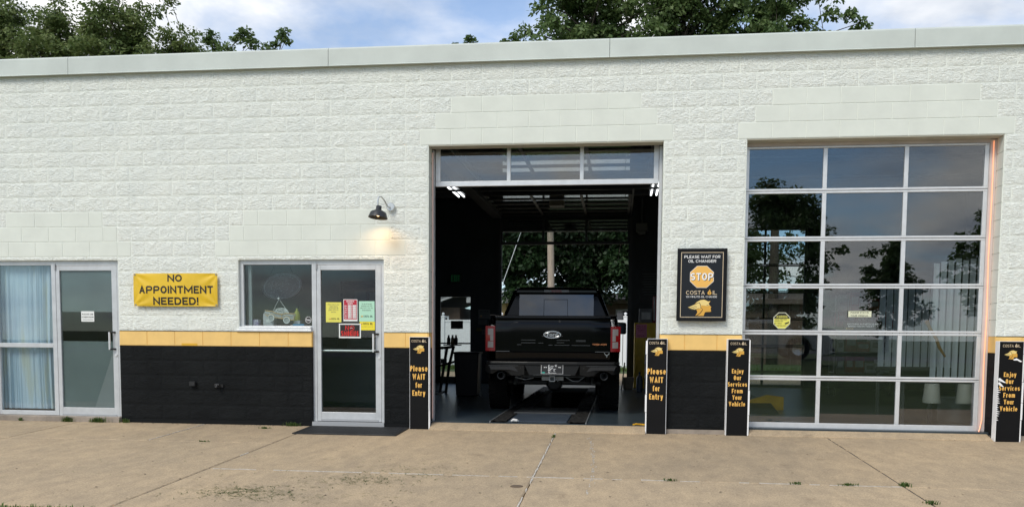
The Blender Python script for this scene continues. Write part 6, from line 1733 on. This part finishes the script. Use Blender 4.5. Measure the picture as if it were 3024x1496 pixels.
tree('hedge_tree', 'leafy tree behind the brown building, right of two', 14.5, 40, 9.0, 2.0, 3.2, 2.4, 35, 60, 280, .28, OL, trunk=.16, droop=1.0)

# ================================================================ ACROSS THE STREET (behind the camera, seen in the glass)
CR = 'trees across the street, reflected in the glass'
tree('street_tree', 'big dark tree reflected in the left panes of the closed door', 12.2, -46, 11.6, 1.5, 4.3, 3.2, 41, 150, 240, .34, DK, trunk=.35, droop=.4, group=CR, clump=1.1, z0=.2)
tree('street_tree', 'small dark tree reflected in the middle of the closed door', 19.6, -47, 7.0, 1.0, 2.2, 2.2, 42, 45, 220, .34, DK, trunk=.2, droop=.4, group=CR, z0=.2)
tree('street_tree', 'tall dark tree reflected in the right panes of the closed door', 25.6, -46, 10.4, 1.2, 3.6, 3.2, 43, 85, 240, .34, DK, trunk=.3, droop=.4, group=CR, z0=.2)
# grey parked car reflected in the closed door
T = thing('parked_suv', 'grey parked sport utility vehicle reflected in the closed glass door', 'car', (7.2, -19.4, .22))
SV = dict(parent=T, local=True)
prof = [(-2.4, .35), (-2.42, .9), (-2.35, 1.12), (-2.15, 1.72), (-1.9, 1.82), (.3, 1.84), (.6, 1.78), (1.25, 1.18), (2.25, 1.05), (2.42, .9), (2.45, .4)]
def arch(c): return [(c+.42*math.cos(R(a)), .37+.42*math.sin(R(a))) for a in range(0, 181, 15)]
low = arch(1.5)+arch(-1.45)
full = prof+[(2.0, .30)]+low+[(-2.0, .30)]
MB().prism(full, -.93, .93, 'y').build('car_body', 'suv_grey', bevel=.05, **SV)
for yy, nm in ((-.936, 'near'), (.932, 'far')):
    MB().prism([(-2.02, 1.2), (-1.95, 1.70), (-1.0, 1.72), (-1.0, 1.2)], yy, yy+.004).prism([(-.93, 1.2), (-.93, 1.72), (.25, 1.72), (.55, 1.66), (.98, 1.2)], yy, yy+.004).build('side_window', 'privacy_glass', **SV)
    MB().box(-.6, -.4, yy-.01, yy+.012, 1.05, 1.08).box(.55, .75, yy-.01, yy+.012, 1.05, 1.08).build('door_handle', 'chrome', **SV)
for c in (1.5, -1.45):
    for yy in (-.82, .82):
        w = MB().lathe([(.21, -.11), (.33, -.12), (.365, -.09), (.365, .09), (.33, .12), (.21, .11)], (c, yy, .365), 30, 'y', True).build('wheel', 'tyre', smooth=True, **SV)
        MB().lathe([(0, -.09), (.07, -.10), (.19, -.07), (.21, -.11), (.21, .11), (0, .09)], (c, yy, .365), 20, 'y').build('rim', 'chrome', w, local=True, smooth=True)
MB().prism([(.66, 1.77), (1.28, 1.19), (1.30, 1.21), (.68, 1.79)], -.80, .80, 'y').build('windscreen', 'privacy_glass', **SV)
MB().box(2.36, 2.47, -.85, -.55, .78, .92).box(2.36, 2.47, .55, .85, .78, .92).build('headlight', 'clear_lens', bevel=.01, **SV)
MB().box(2.40, 2.52, -.9, .9, .42, .62).build('front_bumper', 'bumper_grey', bevel=.03, **SV)
MB().box(-2.52, -2.40, -.9, .9, .42, .62).build('rear_bumper', 'bumper_grey', bevel=.03, **SV)

# ================================================================ WEEDS, CLIPPINGS, LAWN
def blades(pts, hmin, hmax, seed, spread=.5, wid=.006, cols=((.05, .10, .02), (.10, .17, .04), (.20, .20, .07)), lay=False):
    r_ = np.random.RandomState(seed); n = len(pts)
    P = np.array(pts, float); h = r_.uniform(hmin, hmax, n)
    az = r_.uniform(0, 6.283, n); sp = r_.uniform(.1, 1, n)*spread
    d = np.stack([np.cos(az), np.sin(az), np.zeros(n)], 1); s = np.stack([-np.sin(az), np.cos(az), np.zeros(n)], 1)*wid
    if lay:
        e1 = P+d*h[:, None]*.5+[0, 0, .004]; e2 = P+d*h[:, None]+[0, 0, .003]
        ze = -.055+.034*np.minimum(e1[:, 1], 0); e1[:, 2] = np.maximum(e1[:, 2], ze+.003)
        ze = -.055+.034*np.minimum(e2[:, 1], 0); e2[:, 2] = np.maximum(e2[:, 2], ze+.002)
    else:
        e1 = P+d*(h*sp*.35)[:, None]+np.array([0, 0, 1])*(h*.65)[:, None]
        e2 = P+d*(h*sp)[:, None]+np.array([0, 0, 1])*(h*(1-.4*sp))[:, None]
    V = np.empty((n, 5, 3)); V[:, 0] = P-s; V[:, 1] = P+s; V[:, 2] = e1+s*.8; V[:, 3] = e1-s*.8; V[:, 4] = e2
    idx = np.arange(n)*5
    F4 = np.stack([idx, idx+1, idx+2, idx+3], 1); F3 = np.stack([idx+3, idx+2, idx+4], 1)
    me = bpy.data.meshes.new('blades'); me.from_pydata(V.reshape(-1, 3).tolist(), [], F4.tolist()+F3.tolist())
    a = me.color_attributes.new('leafcol', 'FLOAT_COLOR', 'POINT'); cc = np.array(cols)
    t = r_.rand(n); c0 = np.where(t[:, None] < .75, cc[0]+(cc[1]-cc[0])*t[:, None]/.75, cc[1]+(cc[2]-cc[1])*(t[:, None]-.75)/.25)
    rgba = np.ones((n, 4)); rgba[:, :3] = c0; a.data.foreach_set('color', np.repeat(rgba, 5, 0).reshape(-1).astype(np.float32))
    me.materials.append(MATS['leaf'])
    return me
def tuft(label, x, y, rx, ry, n, h, seed, spread=1.0, z=None):
    r_ = np.random.RandomState(seed)
    q = r_.normal(size=(n, 2))*.5
    pts = [(x+a*rx, y+b*ry, (gz(y) if z is None else z)-.003) for a, b in q]
    return tag(link('weed_tuft', blades(pts, h*.35, h*.8, seed, spread, .004)), label, 'weed', 'weeds growing in the joints of the paving')
tuft('grass tuft at the left foot of the grey filmed door', -5.15, -.075, .09, .02, 110, .14, 1)
tuft('grass tuft at the right foot of the grey filmed door', -4.68, -.075, .10, .02, 190, .13, 2)
tuft('small weed at the left end of the black wall', -4.28, -.055, .06, .02, 60, .11, 3)
tuft('tiny sprout on the curb under the curtained window', -5.85, -.075, .03, .01, 25, .09, 4)
tuft('low weed at the wall base left of the entry door', -1.86, -.06, .10, .02, 120, .10, 5)
tuft('torn weed lying on the slab in front of the low wall weed', -2.15, -.33, .07, .04, 70, .05, 6, 1.6)
tuft('weed in the middle joint close to the bay sill', 1.725, -.55, .02, .12, 60, .05, 7)
tuft('small weed in the cross joint, leftmost of its row', 3.02, -3.17, .05, .012, 50, .05, 8)
tuft('small weed in the cross joint, second from left of its row', 4.17, -3.17, .04, .012, 45, .05, 9)
tuft('wide weed in the cross joint, third from left of its row', 4.62, -3.17, .08, .012, 70, .05, 10)
tuft('weed where the dark right joint meets the cross joint', 5.14, -3.12, .05, .05, 80, .07, 11)
tuft('weed in the dark right joint at the bottom edge of the picture', 5.13, -3.85, .04, .05, 70, .06, 12)
tuft('brown weed in the joint of the left walkway', -2.42, -1.52, .09, .012, 40, .035, 13)
# mown clippings scattered over the slab
r_ = np.random.RandomState(77)
pts = []
for cxx, cyy, sx, sy, n in ((-.70, -4.15, .20, .13, 240), (-.55, -4.35, .35, .12, 150), (.15, -3.55, .28, .14, 200), (.55, -3.1, .25, .18, 110), (-.2, -3.9, .8, .5, 130), (-3.0, -3.2, 1.0, .8, 60), (.6, -2.6, .9, .3, 45)):
    for k in range(n):
        a, b = r_.normal(size=2)
        px, py = cxx+a*sx, cyy+b*sy
        if py < -.1: pts.append((px, py, gz(py)+.003))
tag(link('grass_clippings', blades(pts, .03, .09, 78, 1, .0028, ((.06, .10, .025), (.11, .16, .045), (.19, .18, .07)), True)), 'scattered mown grass clippings on the concrete', 'clippings', kind='stuff')
# dry leaf litter specks
pts = [(r_.uniform(-5, 7), r_.uniform(-5, -.15)) for _ in range(150)]+[(r_.uniform(-6, 8), -.03-abs(r_.normal())*.05-(.14 if False else 0)) for _ in range(260)]
lm = MB()
for a, b in pts:
    s_ = r_.uniform(.006, .02); t = r_.uniform(0, 6.28); c_, d_ = math.cos(t)*s_, math.sin(t)*s_
    lm.quadface((a-c_, b-d_, gz(b)+.003), (a+d_*.5, b-c_*.5, gz(b)+.004), (a+c_, b+d_, gz(b)+.003), (a-d_*.5, b+c_*.5, gz(b)+.006))
tag(lm.build('leaf_litter', mat('litter', (.06, .045, .03), .9)), 'tiny bits of dry leaf litter on the concrete', 'litter', kind='stuff')
# lawn corner at the bottom left
pts = [(a, b, gz(b)-.02) for a, b in zip(r_.uniform(-6.5, -1.62, 16000), r_.uniform(-7.2, -4.94, 16000))]
tag(link('lawn_grass', blades(pts, .025, .06, 80, .8, .005, ((.07, .13, .03), (.13, .21, .05), (.22, .25, .09)))), 'green lawn at the bottom left corner of the picture', 'grass', kind='stuff')
pts = [(a, b, -.06) for a, b in zip(r_.uniform(-6, 9, 5000), r_.uniform(20.5, 22.2, 5000))]
tag(link('rear_grass', blades(pts, .06, .25, 81, .8, .01)), 'rough grass along the white fence', 'grass', kind='stuff')

flush_texts()
